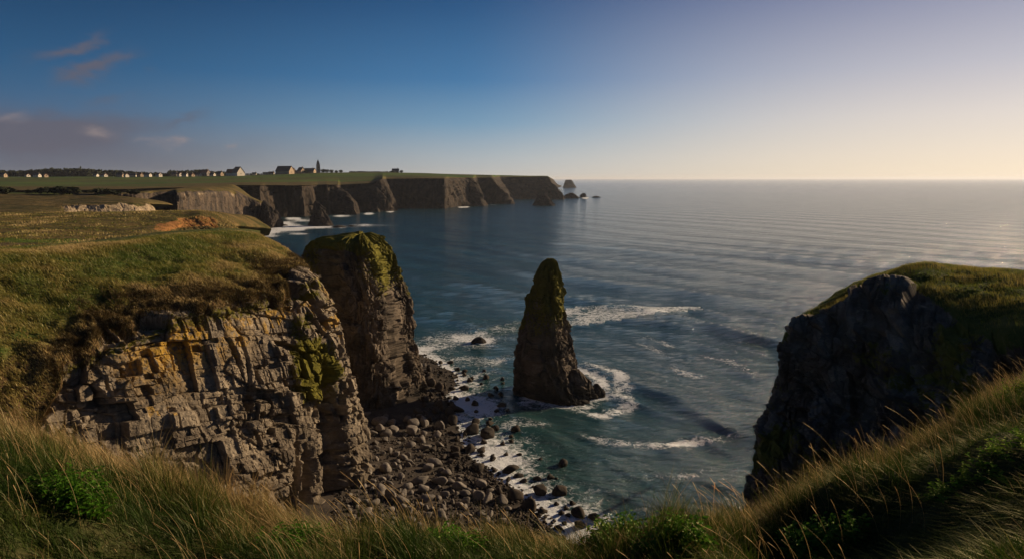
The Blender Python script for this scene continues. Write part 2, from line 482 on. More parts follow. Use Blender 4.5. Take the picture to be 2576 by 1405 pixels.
    lich = np.maximum(lich, .7 * sstep(.30, .42, fbm(s * .35, z * .35, 2.0, 97, 2)) * (TR > 3) * (TR < 4.4) * (_h(c2, c2 * 0, c2 * 0, 9) > .45))
    lich = np.maximum(lich, 0.9 * np.exp(-((TC - 9.0) / 0.4) ** 2) * np.exp(-((TR - 3.0) / .45) ** 2) * (_h(c2, c2 * 0, c2 * 0, 8) > 0.3))
    heath = sstep(2.15, 2.75, TR + 0.5 * fbm(x * .2, y * .2, z * .2, 95, 3))
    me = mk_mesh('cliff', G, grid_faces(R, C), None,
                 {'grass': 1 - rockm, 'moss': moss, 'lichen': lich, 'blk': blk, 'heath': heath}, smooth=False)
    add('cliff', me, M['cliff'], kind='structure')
    # turf on the slope
    wgt = (1 - rockm) * sstep(0.6, 1.0, TR) * (1 - sstep(9.4, 9.8, TC)) * (0.3 + 1.0 / np.maximum(G[..., 1] / 60, .5) ** 2)
    n = 150000
    pt = sample_grid(G, wgt, n)
    hn = fbm(pt[:, 0] * .35, pt[:, 1] * .35, 0.0, 101, 3); hn2 = fbm(pt[:, 0] * .12, pt[:, 1] * .12, 0.0, 104, 3)
    hz = fbm(pt[:, 0] * .9, pt[:, 1] * .9, 0.0, 107, 2)
    h = (0.34 + 0.25 * hn + 0.15 * hz) * rng.uniform(.6, 1.3, n); h = np.clip(h, .12, None)
    low = sstep(29, 25.5, pt[:, 2] + 2 * hn)
    tint = np.clip(0.44 + 1.1 * hn2 + 0.5 * hn + 0.15 * low + rng.normal(0, .12, n), 0, 1)
    lean = np.stack([-0.35 * h + rng.normal(0, .1, n), -0.25 * h + rng.normal(0, .1, n)], -1)
    me = blade_mesh('slope_grass', pt, h, np.full(n, .045) * rng.uniform(.6, 1.4, n), lean, tint, rng.random(n), 2)
    add('slope_grass', me, M['slopegrass'], kind='stuff', label='wind-combed green and tawny turf mantling the lit cliff top', category='grass')
    # brown heather tussocks hanging at the border
    wgt = np.exp(-((TR - bord + 0.25) / 0.28) ** 2) * (1 - sstep(8.6, 9.2, TC)) * (0.2 + (fbm(x * .5, y * .5, z * .5, 105, 3) > -0.05))
    n = 45000
    pt = sample_grid(G, wgt, n)
    h = rng.uniform(.2, .6, n)
    lean = np.stack([rng.normal(.1, .22, n), rng.normal(-.1, .2, n)], -1)
    me = blade_mesh('heather', pt, h, rng.uniform(.03, .07, n), lean, np.clip(rng.normal(.55, .25, n), 0, 1), rng.random(n) * .7, 2)
    mh = grass_mat('heather_brown', (0.05, 0.055, 0.015), (0.10, 0.07, 0.03), (0.20, 0.115, 0.05), .2)
    add('heather', me, mh, kind='stuff', label='brown heather and dry tussocks fringing the top of the rock face', category='heather')
build_cliff()

# ================================================================== towers of rock in the sea
def tower(name, secs, npl, mat, seed, rsub, ncol, amp, bsz, mossf, props, flat=False, strat=0.0, rise=0.0, facet=None):
    """secs: list of (z, centre x, centre y, half width, half depth, angle, squareness)"""
    secs = np.array(secs, float)
    tr = np.concatenate([i + np.arange(rsub) / rsub for i in range(len(secs) - 1)] + [[len(secs) - 1]])
    s = catlin(secs, tr, .5)
    th = np.linspace(0, 2 * math.pi, ncol, endpoint=False)
    ct, st = np.cos(th), np.sin(th)
    G = np.zeros((len(tr), ncol, 3))
    e = 2.0 / s[:, 6:7]
    ux = np.sign(ct) * np.abs(ct) ** e * s[:, 3:4]
    uy = np.sign(st) * np.abs(st) ** e * s[:, 4:5]
    ca, sa = np.cos(s[:, 5:6]), np.sin(s[:, 5:6])
    G[..., 0] = s[:, 1:2] + ux * ca - uy * sa
    G[..., 1] = s[:, 2:3] + ux * sa + uy * ca
    G[..., 2] = s[:, 0:1]
    n = grid_normals(G, True)
    c = G - np.stack([s[:, 1], s[:, 2], s[:, 0]], -1)[:, None, :]
    if (n * c).sum() < 0: n = -n
    x, y, z = G[..., 0], G[..., 1], G[..., 2]
    rad = np.repeat(np.sqrt(s[:, 3:4] * s[:, 4:5]), ncol, 1)
    aa = np.repeat(th[None, :], len(tr), 0) * np.maximum(rad.max() * .6, 1)
    period = 2 * math.pi * np.maximum(rad.max() * .6, 1)
    def L(su, sv, sd, **kw):
        kk = max(3, round(period / su)); u = aa / period * kk
        u = u + .35 * fbm(x / bsz * .5, y / bsz * .5, z / bsz * .5, sd, 3)
        vv = z / sv + .35 * fbm(x / bsz * .5, y / bsz * .5, z / bsz * .5, sd + 3, 3)
        # wrap by mirroring hash periodicity: blend near the seam (seam faces away)
        return rock_layer(u, vv, sd, **kw)
    b = bsz
    D1, c1 = L(2.4 * b, 4.2 * b, seed + 1, p=3, tilt=2.2, crack=.3, cw=.08)
    D2, c2 = L(1.0 * b, 1.5 * b, seed + 2, p=3, tilt=2.0, crack=.35, cw=.09)
    D3, c3 = L(.45 * b, .6 * b, seed + 3, p=2.5, tilt=1.0, crack=.5, cw=.16)
    fl = fbm(x / b * .25, y / b * .25, z / b * .10, seed + 4, 4)
    d = amp * (.8 * fl + .75 * D1 + .5 * D2 + .24 * D3 + .12 * fbm(x * 2 / b, y * 2 / b, z * 2 / b, seed + 9, 3))
    d = d * np.minimum(1, rad / (1.3 * b)) * (1 - .55 * sstep(len(secs) - 4, len(secs) - 1.5, np.repeat(tr[:, None], ncol, 1)))
    G = G + n * d[..., None]
    moss = mossf(G[..., 0], G[..., 1], G[..., 2], n, fl)
    zz = np.zeros_like(c1)
    V = G.reshape(-1, 3); q = grid_faces(len(tr), ncol, True)
    top = len(V); V = np.concatenate([V, [G[-1].mean(0)]])
    base = (len(tr) - 1) * ncol
    tri = np.stack([base + np.arange(ncol), base + (np.arange(ncol) + 1) % ncol, np.full(ncol, top)], -1)
    at = {'moss': np.append(moss.ravel(), moss[-1].mean()), 'blk': np.append(_h(c2, zz, zz, 3).ravel() * .8, 0),
          'lichen': np.zeros(len(V)), 'grass': np.zeros(len(V)), 'heath': np.zeros(len(V))}
    me = mk_mesh(name, V, q, tri, at, smooth=False)
    return add(name, me, mat, **props), G

def from_sil(rows, thick, ang, sq, dc):
    """rows: (Y, Xleft, Xright) sighted at depth dc -> tower sections from bottom to top"""
    out = []
    for i, (Y, xl, xr) in enumerate(rows):
        a = P(xl, Y, dc); b = P(xr, Y, dc)
        t = thick[i] if hasattr(thick, '__len__') else thick
        hw = (b[0] - a[0]) / 2
        out.append((a[2], (a[0] + b[0]) / 2, dc, hw / 1.06, hw * t, ang, sq))
    return out

# central sea stack: base around (1400, 1000)
sb = S(1400, 985)
dc = sb[1]
rows = [(1060, 1272, 1520), (1000, 1288, 1500), (965, 1293, 1466), (930, 1299, 1450), (880, 1302, 1438), (830, 1309, 1428), (800, 1320, 1424), (775, 1324, 1420),
        (745, 1328, 1416), (720, 1336, 1413), (695, 1348, 1409), (680, 1356, 1404), (658, 1370, 1397), (650, 1376, 1390)]
secs = from_sil(rows, [.7, .7, .75, .75, .75, .75, .75, .75, .75, .75, .8, .8, .9, .9], math.radians(-30), 4.0, dc)
def mossA(x, y, z, n, fl):
    return np.clip(.25 + 0.55 * sstep(8, 20, z) + .35 * fl + .35 * (n[..., 2] > .3), 0, 1) * sstep(6, 13, z)
tower('sea_stack', secs, 0, M['stack'], 200, 34, 340, .85, .9, mossA,
      dict(label='tall tapering pointed sea stack standing alone in the water', category='sea stack'))
# its low foot of rocks on the right
def rock_lump(name, X, Yb, Xw, Yt, label, seed, mat, cat='rock', depthf=.8, pk=0.45, group=None, sq=2.4, bs=None, z0=-1.5):
    b = S(X, Yb); d = b[1]
    xl = P(X - Xw / 2, Yb, d)[0]; xr = P(X + Xw / 2, Yb, d)[0]; zt = P(X, Yt, d)[2]
    hw = (xr - xl) / 2; cx = (xl + xr) / 2
    sh = (pk - .5) * hw
    H = zt
    se = []
    for f, w in [(z0 / H, 1.08), (0, 1.0), (.3, .82), (.6, .58), (.85, .33), (.97, .14)]:
        se.append((H * f, cx + sh * max(f, 0) * 1.2, d, hw * w, hw * w * depthf, rng.uniform(-.1, .1), sq))
    p = dict(label=label, category=cat)
    if group: p['group'] = group
    return tower(name, se, 0, mat, seed, 9, 72, min(.4 * hw, H * .30), bs or hw * .5, lambda x, y, z, n, fl: 0 * x + (-.2), p)
rock_lump('rock', 1462, 995, 90, 925, 'craggy brown rock foot on the right side of the tall sea stack', 230, M['stack'], pk=.2)
rock_lump('rock', 1502, 990, 40, 962, 'small jagged rock at the far right tip of the sea stack foot', 231, M['stack'], pk=.4)

# headland behind the lit cliff
b2 = S(960, 1075, 1.0)
dc2 = 118.0
rows = [(1170, 700, 1062), (1060, 720, 1058), (1000, 735, 1054), (940, 750, 1042), (870, 760, 1028), (800, 764, 1019), (750, 768, 1018), (700, 776, 998),
        (650, 780, 980), (620, 790, 966), (603, 815, 950), (594, 845, 936), (589, 880, 925)]
secs = from_sil(rows, [.80] * 9 + [.82, .85, .9, 1.0], math.radians(-26), 5.0, dc2)
def mossB(x, y, z, n, fl):
    return np.clip(.10 + .45 * sstep(13, 24, z) * (.35 + .65 * sstep(-.3, .5, n[..., 0])) + .6 * fl + .5 * (n[..., 2] > .4), 0, 1) * sstep(9, 15, z) + .3 * (z > 28.6)
tower('rock_headland', secs, 0, M['stack'], 300, 34, 420, 1.15, 1.2, mossB,
      dict(label='broad moss-capped rock headland close behind the lit cliff', category='headland'))

# ================================================================== D. right-hand cliff (in its own shade)
def build_right():
    cols = []
    def wrapcol(c, dx, dd):  # copy pushed behind
        return [q + np.array([dx, dd, 0]) for q in c]
    sil = [P(2030, 815, 62), P(1995, 822, 57), P(1957, 860, 55.5), P(1938, 930, 54.5), P(1918, 992, 54), P(1910, 1120, 52), P(1872, 1250, 50), Q(1850, -2, 47)]
    w = [P(2060, 805, 75), P(2060, 830, 75), P(2060, 880, 75), P(2060, 950, 75), P(2060, 1000, 75), P(2060, 1120, 74), P(2050, 1250, 73), Q(2050, -2, 72)]
    w2 = [p + np.array([15, 15, -1]) for p in w]
    cols = [w2, w, sil]
    def c(*a): cols.append([P(*q) for q in a[:-1]] + [Q(*a[-1])])
    c((2110, 745, 66), (2085, 748, 60), (2068, 800, 53.5), (2050, 880, 51), (2040, 980, 50), (2025, 1090, 48), (2000, 1210, 46), (1990, -2, 43))
    c((2220, 700, 66), (2200, 694, 59), (2190, 745, 53), (2180, 850, 49), (2170, 960, 47), (2160, 1070, 45), (2150, 1200, 43), (2150, -2, 40))
    c((2340, 680, 66), (2310, 664, 57), (2310, 722, 51), (2300, 830, 45.5), (2290, 940, 43), (2280, 1060, 41), (2270, 1200, 39), (2270, -2, 36))
    c((2480, 690, 66), (2450, 682, 55), (2450, 735, 48), (2440, 840, 41.5), (2430, 940, 39), (2420, 1060, 37), (2410, 1200, 35), (2410, -2, 32))
    c((2640, 695, 66), (2600, 687, 53), (2610, 745, 44), (2620, 840, 38), (2620, 920, 36), (2620, 1060, 34), (2620, 1200, 32), (2620, -2, 29))
    c((2900, 700, 66), (2880, 690, 52), (2900, 745, 41), (2920, 840, 34), (2920, 900, 32), (2920, 1060, 30), (2920, 1200, 29), (2920, -2, 26))
    c((3300, 700, 66), (3300, 695, 52), (3300, 745, 40), (3300, 800, 32), (3300, 850, 30), (3300, 1060, 28), (3300, 1200, 27), (3300, -2, 25))
    net = np.swapaxes(np.array(cols), 0, 1)
    # extra top rows running back
    back = net[0:1] + np.array([12, 22, -9.0])
    net = np.concatenate([back, net], 0)
    G, tr, tc = dense(net, [8, 16, 40, 70, 60, 60, 50, 30], [6, 24, 90, 90, 80, 70, 60, 24, 10])
    nrm = grid_normals(G)
    R, C = G.shape[:2]
    if nrm[R // 2, C // 2, 1] > 0: nrm = -nrm
    TR = np.repeat(tr[:, None], C, 1) - 1; TC = np.repeat(tc[None, :], R, 0)
    x, y, z = G[..., 0], G[..., 1], G[..., 2]
    s = x * .8 - y * .6
    bord = 1.85 + 1.0 * sstep(4.2, 6.5, TC) + .45 * fbm(s * .25, z * .2, seed=401)
    rockm = sstep(bord - .2, bord + .2, TR)
    ws = s + .4 * fbm(x * .4, y * .4, z * .4, 411); wv = z + .4 * fbm(x * .4, y * .4, z * .4, 412)
    D1, c1 = beds(ws, wv + .3 * ws, 2.2, 2.4, 421, .9, .3, .12, .93)
    D2, c2 = rock_layer(ws / .8, wv / .9, 422, 2.5, .9, .25, .08)
    D3, c3 = rock_layer(ws / .35, wv / .4, 423, 2.5, .9, .4, .15)
    rd = 1.2 * fbm(s * .2, z * .15, seed=431, octs=3) + 1.35 * D1 + .6 * D2 + .2 * D3
    gd = .45 * fbm(x * .25, y * .25, z * .25, 441, 4) + .22 * fbm(x * 1.1, y * 1.1, z * 1.1, 442, 3)
    nn = nrm * rockm[..., None] + (np.array([0, 0, .7]) + .3 * nrm) * (1 - rockm[..., None])
    G = G + nn * (rd * rockm + gd * (1 - rockm))[..., None] * (sstep(-.6, .2, TR))[..., None]
    blk = np.clip(1.2 * _h(c2, c2 * 0, c2 * 0, 5) - .1, 0, 1)
    me = mk_mesh('cliff', G, grid_faces(R, C), None, {'grass': 1 - rockm, 'moss': np.clip(.30 + .9 * fbm(x * .3, y * .3, z * .3, 451) + .25 * sstep(4.5, 6, TC), 0, 1),
                 'lichen': 0 * x, 'blk': blk, 'heath': 0 * x}, smooth=False)
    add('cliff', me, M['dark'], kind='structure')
    wgt = (1 - rockm) * sstep(-.2, .1, TR) * sstep(1.6, 2.2, TC) * (1 - .6 * sstep(2.2, 3, TR))
    n = 90000
    pt = sample_grid(G, wgt, n)
    hn = fbm(pt[:, 0] * .5, pt[:, 1] * .5, 0.0, 461, 3)
    h = np.clip(.26 + .22 * hn, .1, 1) * rng.uniform(.6, 1.3, n)
    lean = np.stack([-.3 * h + rng.normal(0, .06, n), rng.normal(0, .08, n)], -1)
    tint = np.clip(.22 + .5 * hn + rng.normal(0, .1, n), 0, 1)
    me = blade_mesh('slope_grass', pt, h, rng.uniform(.02, .04, n), lean, tint, rng.random(n), 2)
    add('slope_grass', me, M['slopegrass'], kind='stuff', label='short green turf on top of the shaded right cliff', category='grass')
build_right()

# ================================================================== land beyond
def land(name, cols, rs, cs, attrf, spur=None, seed=0, amp=1.0, k=.35, size=8.0):
    net = np.swapaxes(np.array(cols), 0, 1)
    G, tr, tc = dense(net, rs, cs, k)
    R, C = G.shape[:2]
    TR = np.repeat(tr[:, None], C, 1); TC = np.repeat(tc[None, :], R, 0)
    nrm = grid_normals(G)
    if nrm[:max(2, rs[0] // 2)][..., 2].mean() < 0: nrm = -nrm
    x, y, z = G[..., 0].copy(), G[..., 1].copy(), G[..., 2].copy()
    at = attrf(x, y, z, TR, TC)
    rk = at.pop('_disp')
    D1, c1 = rock_layer((x * .8 + y * .6) / size, z / (size * 1.6) + .4 * fbm(x / size, y / size, z / size, seed + 2, 2), seed + 5, 2.2, 1.1, .35, .2)
    D2, c2 = rock_layer((x * .8 + y * .6) / size * 2.6, z / size * 1.6, seed + 6, 2.2, 1.1, .4, .2)
    r = fbm(x / size, y / size, z / size * .35, seed, 5, .6)
    hz = fbm(x / size * .6, y / size * .6, 0.0, seed + 9, 4)
    G = G + nrm * ((amp * (.9 * r + .45 * D1 + .22 * D2)) * rk)[..., None]
    G[..., 2] += hz * .35 * (1 - rk) * np.minimum(1, amp)
    me = mk_mesh(name, G, grid_faces(R, C), None, at, smooth=False)
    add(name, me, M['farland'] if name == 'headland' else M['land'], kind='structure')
    return G

# --- layer 4: far headland with its fields; rows: back, skyline/village, mid field, edge, upper face, lower face, base
SKY = [(-500, 444), (0, 444), (200, 444), (400, 443.5), (600, 441), (700, 437), (800, 434), (900, 433), (1000, 433), (1100, 436.5), (1200, 439), (1290, 441), (1380, 443)]
def skyY(X): return float(np.interp(X, [a for a, b in SKY], [b for a, b in SKY]))
F = []
def fcol(Xt, Yt, dt, Xb=None, Yb=None, mid=None, db=None):
    Xb = Xt if Xb is None else Xb
    if 600 < Xt < 1380:
        jj = 9 * math.sin(Xt * .37) + 7 * math.sin(Xt * .11 + 1); dt += jj; db += jj * .6; Yt += .5 * math.sin(Xt * .053)
    dbase = db if db else S(Xb, Yb)[1]
    top = P(Xt, Yt, dt)
    dv = max(1250, dt + 120)
    vill = P(Xt, skyY(Xt) , dv) if Xt < 1290 else P(Xt, min(skyY(Xt), Yt - 1) if Xt < 1380 else Yt - .6, dv)
    back = vill + np.array([vill[0] * .8, 900, -6.0])
    m = (top * .5 + vill * .5); 
    mY = Yt * .55 + skyY(Xt) * .45 if Xt < 1380 else Yt - .3
    m = P(Xt, mY, max(980, dt + 40))
    bot = Q(Xb, -3, dbase)
    f1 = top * .62 + bot * .38; f2 = top * .3 + bot * .7
    f1[2] = top[2] * .70; f2[2] = top[2] * .36
    e = top * .985 + bot * .015; e[2] = top[2] - .8
    F.append([back, vill, m, top, e, f1, f2, bot])
fcol(-500, 478, 480, None, None, db=470)
fcol(-100, 478, 490, db=480)
fcol(150, 477, 500, db=490)
fcol(330, 474, 540, db=530)
fcol(460, 470, 600, db=590)
fcol(560, 467, 640, db=632)
fcol(598, 465, 660, 598, 552, db=652)
fcol(655, 465, 664, 662, 549, db=655)
fcol(668, 465, 690, 684, 549, db=678)
fcol(690, 465, 708, 694, 549, db=698)
fcol(716, 465, 708, 720, 549, db=698)
fcol(722, 465, 722, 727, 548, db=712)
fcol(760, 464.5, 722, 766, 547, db=712)
fcol(774, 464.5, 748, 780, 547, db=736)
fcol(784, 464.5, 744, 790, 547, db=732)
fcol(800, 464, 778, 806, 545, db=756)
fcol(822, 463, 774, 828, 543, db=752)
fcol(831, 463, 796, 838, 542, db=770)
fcol(850, 463, 788, 908, 540, db=742)
fcol(858, 463, 845, 897, 534, db=818)
fcol(936, 460, 843, 938, 533, db=812)
fcol(946, 457, 858, 952, 533, db=822)
fcol(962, 449, 858, 1003, 528, db=840)
fcol(972, 449, 945, 994, 522, db=915)
fcol(1045, 449, 942, 1045, 523, db=912)
fcol(1118, 448, 940, 1118, 521, db=912)
fcol(1130, 448, 980, 1134, 521, db=940)
fcol(1170, 447, 1050, 1180, 518, db=985)
fcol(1190, 447, 1045, 1224, 517, db=980)
fcol(1198, 446, 1140, 1212, 511, db=1085)
fcol(1222, 446, 1140, 1240, 509, db=1085)
fcol(1238, 446, 1130, 1292, 508, db=1082)
fcol(1258, 445, 1370, 1285, 500, db=1310)
fcol(1330, 444, 1370, 1340, 499, db=1310)
fcol(1378, 444, 1370, 1414, 498, db=1305)
fcol(1386, 458, 1372, 1416, 498, db=1302)
fcol(1392, 467, 1368, 1418, 498, db=1300)
fcol(1400, 473, 1368, 1416, 498, db=1310)
fcol(1392, 476, 1560, 1400, 494, db=1540)
fcol(1380, 476, 1900, 1385, 490, db=1900)
# headland step on the far point
def attr4(x, y, z, TR, TC):
    rk = sstep(3.05, 3.9, TR + .25 * fbm(x * .03, y * .03, z * 0, 503))
    band = sstep(.3, .8, TR + 0 * x)
    g = np.clip(1.0 - sstep(2.2, 2.85, TR + .35 * fbm(x * .006, y * .006, z * 0, 504)), 0, 1)
    g = g * (.75 + .25 * np.sign(np.sin(y * .03 + x * .006 + 1.5)))
    tip = sstep(len(F) - 6.2, len(F) - 5.4, TC)
    rk = np.maximum(rk, tip); g = g * (1 - tip)
    return {'_disp': sstep(3.7, 4.8, TR), 'rock': rk, 'green': g, 'bare': 0 * x, 'pale': 0 * x,
            'dirt': .5 * sstep(.55, .7, fbm(x * .001, y * .02, z * 0, 505, 2)) * (TR < 3)}
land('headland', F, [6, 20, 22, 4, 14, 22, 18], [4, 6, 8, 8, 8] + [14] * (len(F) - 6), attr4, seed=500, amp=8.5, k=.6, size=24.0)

# --- layer 3: brown lit cliff at X 280..703
L3 = []
def c3(Xt, Yt, dt, Xf, Yf, df, Xb, Yb, db):
    top = P(Xt, Yt, dt); f = P(Xf, Yf, df); b = P(Xb, Yb, db); b2_ = Q(Xb, -3, db - 3)
    back = top + np.array([top[0] * .2, 90, -3.0])
    L3.append([back, top, f, f * .5 + b * .5, b, b2_])
c3(200, 484, 400, 200, 490, 380, 200, 530, 375)
c3(300, 484, 400, 300, 489, 385, 300, 530, 380)
c3(362, 480, 420, 364, 486, 396, 366, 535, 392)
c3(385, 478, 440, 386, 484, 422, 388, 545, 420)
c3(430, 475, 450, 436, 482, 432, 440, 560, 425)
c3(450, 473, 460, 446, 484, 412, 448, 560, 408)
c3(500, 468, 520, 500, 482, 455, 505, 570, 448)
c3(545, 465, 570, 548, 480, 500, 555, 572, 490)
c3(582, 463, 600, 590, 483, 540, 600, 572, 525)
c3(600, 470, 610, 625, 495, 556, 630, 574, 545)
c3(622, 490, 600, 648, 506, 558, 655, 573, 552)
c3(650, 503, 590, 672, 515, 566, 688, 572, 560)
c3(668, 512, 610, 690, 530, 578, 705, 570, 570)
c3(660, 512, 680, 680, 535, 640, 690, 560, 640)
c3(640, 512, 740, 650, 535, 720, 650, 555, 720)
def attr3(x, y, z, TR, TC):
    rk = sstep(1.7, 2.2, TR + .35 * fbm(x * .06, y * .06, z * .05, 603))
    return {'_disp': sstep(1.7, 2.3, TR), 'rock': rk, 'green': 0 * x, 'bare': 0 * x,
            'pale': .42 * np.exp(-((TR - 2.15) / .25) ** 2) * sstep(4.6, 5.4, TC) * (1 - sstep(8, 8.6, TC)), 'dirt': 0 * x}
land('brown_cliff', L3, [10, 20, 40, 36, 10], [10, 14, 14, 16, 16, 26, 26, 26, 24, 20, 20, 20, 14, 8], attr3, seed=600, amp=2.6, k=.4, size=9.0)

# --- layer 2: promontory with the pale scarp
L2 = []
def c2(Xs, Ys, ds, Xm, Ym, dm, Xb, Yb, db):
    a = P(Xs, Ys, ds); m = P(Xm, Ym, dm); b = P(Xb, Yb, db)
    back = a + np.array([a[0] * .1, 60, -3.0])
    d2 = P(Xb, 560, db - 10); d3 = Q(Xb, -3, db - 14)
    L2.append([back, a, m, b, d2, d3])
c2(-400, 484, 430, -400, 505, 320, -400, 540, 240)
c2(-100, 484, 430, -100, 505, 320, -100, 540, 240)
c2(60, 484, 430, 60, 508, 310, 60, 540, 245)
c2(140, 485, 420, 140, 514, 300, 140, 532, 270)
c2(200, 486, 410, 200, 511, 305, 200, 531, 288)
c2(270, 490, 380, 270, 509, 306, 270, 530, 294)
c2(330, 497, 350, 335, 508, 312, 335, 530, 300)
c2(362, 504, 345, 372, 512, 322, 372, 532, 310)
c2(378, 512, 345, 390, 524, 330, 392, 536, 322)
c2(375, 520, 380, 385, 530, 370, 385, 540, 365)
def attr2(x, y, z, TR, TC):
    sc = sstep(2.05, 2.25, TR + .4 * fbm(x * .1, y * .1, z * 0, 703, 3)) * sstep(2.8, 3.6, TC)
    return {'_disp': sc * .8, 'rock': sstep(3.1, 3.6, TR), 'green': .55 * (1 - sstep(1.1, 1.5, TR)) * (TC < 5), 'bare': 0 * x,
            'pale': .62 * sc * (1 - sstep(3.0, 3.4, TR)), 'dirt': 0 * x}
land('grassy_promontory', L2, [6, 50, 30, 14, 8], [4, 8, 14, 26, 28, 26, 20, 14, 6], attr2, seed=700, amp=1.4, k=.3, size=4.0)

# --- layer 1: nearer promontory with orange soil bank
L1 = []
def c1(a, b, c, d, e):
    back = P(*a) + np.array([0, 30, -3.0])
    L1.append([back, P(*a), P(*b), P(*c), P(*d), P(*e), Q(e[0], -3, e[2] - 3)])
c1((-420, 536, 205), (-420, 565, 160), (-420, 588, 135), (-420, 605, 118), (-420, 700, 80))
c1((-100, 536, 205), (-100, 565, 160), (-100, 588, 135), (-100, 605, 118), (-100, 700, 80))
c1((100, 535, 205), (100, 565, 160), (100, 588, 135), (100, 606, 117), (100, 690, 85))
c1((250, 533, 205), (250, 562, 163), (250, 588, 136), (250, 606, 118), (250, 680, 90))
c1((350, 531, 205), (350, 560, 168), (350, 586, 138), (360, 602, 122), (360, 660, 100))
c1((420, 530, 204), (420, 556, 172), (410, 582, 150), (410, 598, 134), (420, 650, 115))
c1((470, 529, 202), (465, 548, 184), (460, 578, 164), (460, 595, 148), (470, 640, 130))
c1((510, 529, 200), (505, 541, 188), (500, 573, 170), (500, 595, 155), (515, 640, 140))
c1((540, 535, 198), (545, 550, 188), (550, 575, 172), (555, 600, 158), (570, 640, 148))
c1((565, 549, 197), (580, 562, 188), (590, 582, 176), (600, 604, 165), (615, 640, 158))
c1((590, 568, 198), (605, 580, 190), (620, 592, 182), (632, 610, 174), (645, 650, 168))
c1((590, 590, 215), (600, 600, 210), (612, 615, 205), (620, 640, 200), (630, 680, 198))
def attr1(x, y, z, TR, TC):
    nz = fbm(x * .2, y * .2, z * .2, 803, 3)
    scarp = sstep(2.0, 2.15, TR + .3 * nz) * (1 - sstep(2.75, 3.0, TR + .3 * nz)) * sstep(4.2, 5.0, TC) * (1 - sstep(7.6, 8.4, TC))
    return {'_disp': .6 * sstep(1.9, 2.2, TR) * sstep(5, 6, TC), 'rock': sstep(5.1, 5.6, TR), 'green': .75 * np.exp(-((TR - 4.0) / .22) ** 2) * (nz > -.1),
            'bare': scarp, 'pale': 0 * x, 'dirt': .85 * sstep(4.1, 4.3, TR) * (TC < 5.2)}
G1 = land('grassy_terrace', L1, [6, 40, 50, 40, 24, 10], [4, 16, 26, 26, 24, 22, 22, 22, 20, 18, 10], attr1, seed=800, amp=1.3, k=.3, size=3.0)

# tussocks over the nearer terrace
wgt = np.zeros(G1.shape[:2]); wgt[6:150] = 1
n = 42000
pt = sample_grid(G1, wgt, n)
pt = pt[(pt[:, 2] > 24) & (pt[:, 1] > 90)]; n = len(pt)
hn = fbm(pt[:, 0] * .12, pt[:, 1] * .12, 0.0, 811, 3); hf = fbm(pt[:, 0] * .5, pt[:, 1] * .5, 0.0, 812, 2)
h = np.clip(.28 + .35 * hn + .35 * hf, .08, .9) * rng.uniform(.6, 1.3, n)
me = blade_mesh('field_tussocks', pt - np.array([0, 0, .05]), h, rng.uniform(.08, .2, n), np.stack([rng.normal(-.1, .12, n), rng.normal(0, .1, n)], -1), np.clip(.42 + .9 * hn + rng.normal(0, .15, n), 0, 1), rng.random(n), 2)
add('field_tussocks', me, M['slopegrass'], kind='stuff', label='rough tussocky grass over the terrace behind the near cliff', category='grass')

# dark bushes on the middle fields
def blob_mesh(name, n, rad, sz, flat=.6, seed=0):
    """bush / crown of many small leaf clumps spread through a volume"""
    r = np.random.default_rng(seed)
    d = r.normal(size=(n, 3)); d /= np.linalg.norm(d, axis=1)[:, None]
    rr = r.random(n) ** .4 * (1 + .25 * fbm(d[:, 0] * 2, d[:, 1] * 2, d[:, 2] * 2, seed, 3) * 2)
    c = d * rr[:, None] * np.array([1, 1, flat]) * rad; c[:, 2] += rad * flat
    a = r.normal(size=(n, 3)) * sz; b = r.normal(size=(n, 3)) * sz
    V = np.stack([c - a, c + b, c + a, c - b], 1).reshape(-1, 3)
    return mk_mesh(name, V, (np.arange(n) * 4)[:, None] + np.arange(4)[None, :], smooth=False)
bush0 = [blob_mesh('bush', 500, 1.0, .16, .55, 40 + i) for i in range(3)]
for m_ in bush0: m_.materials.append(M['tree'])
for i, (X, Y, d, r) in enumerate([(8, 484, 400, 6), (22, 483, 402, 4), (72, 484, 398, 3), (100, 483, 402, 4), (118, 482.5, 402, 5), (148, 484.5, 392, 6), (162, 484, 395, 6), (178, 485, 392, 6), (192, 486, 394, 3.5),
                                  (226, 486, 395, 3), (255, 486, 385, 5), (272, 487, 380, 4), (292, 487, 372, 3), (338, 486, 380, 4)]):
    o = add('bush', bush0[i % 3]); o.location = P(X, Y + 1.0, d); o.scale = (r * .8, r * .8, r * .5); o.rotation_euler.z = i * 1.3
    o['label'] = 'low dark bush in the hedge line across the middle field'; o['category'] = 'bush'; o['group'] = 'dark bushes across the middle field'

# ================================================================== village on the skyline
def box_v(x0, x1, y0, y1, z0, z1):
    return [(x0, y0, z0), (x1, y0, z0), (x1, y1, z0), (x0, y1, z0), (x0, y0, z1), (x1, y0, z1), (x1, y1, z1), (x0, y1, z1)]
BF = [(0, 1, 5, 4), (1, 2, 6, 5), (2, 3, 7, 6), (3, 0, 4, 7), (4, 5, 6, 7), (0, 3, 2, 1)]
def py_mesh(name, V, Fc, mat):
    me = bpy.data.meshes.new(name); me.from_pydata([tuple(map(float, v)) for v in V], [], Fc); me.materials.append(mat); me.update(); return me
white = simple_mat('whitewash', (.66, .58, .48), .9, .12, .5)
cream = simple_mat('cream_render', (.42, .31, .21), .9, .15, .5)
stone = simple_mat('grey_stone', (.24, .20, .17), .9, .3, .6)
slate = simple_mat('slate_roof', (.07, .065, .07), .7, .3, .8)
redt = simple_mat('red_tile_roof', (.19, .065, .045), .85, .3, .8)
glass = simple_mat('window_glass', (.03, .035, .045), .15, .2, .5)
doorm = simple_mat('painted_door', (.10, .06, .04), .6, .2, .5)

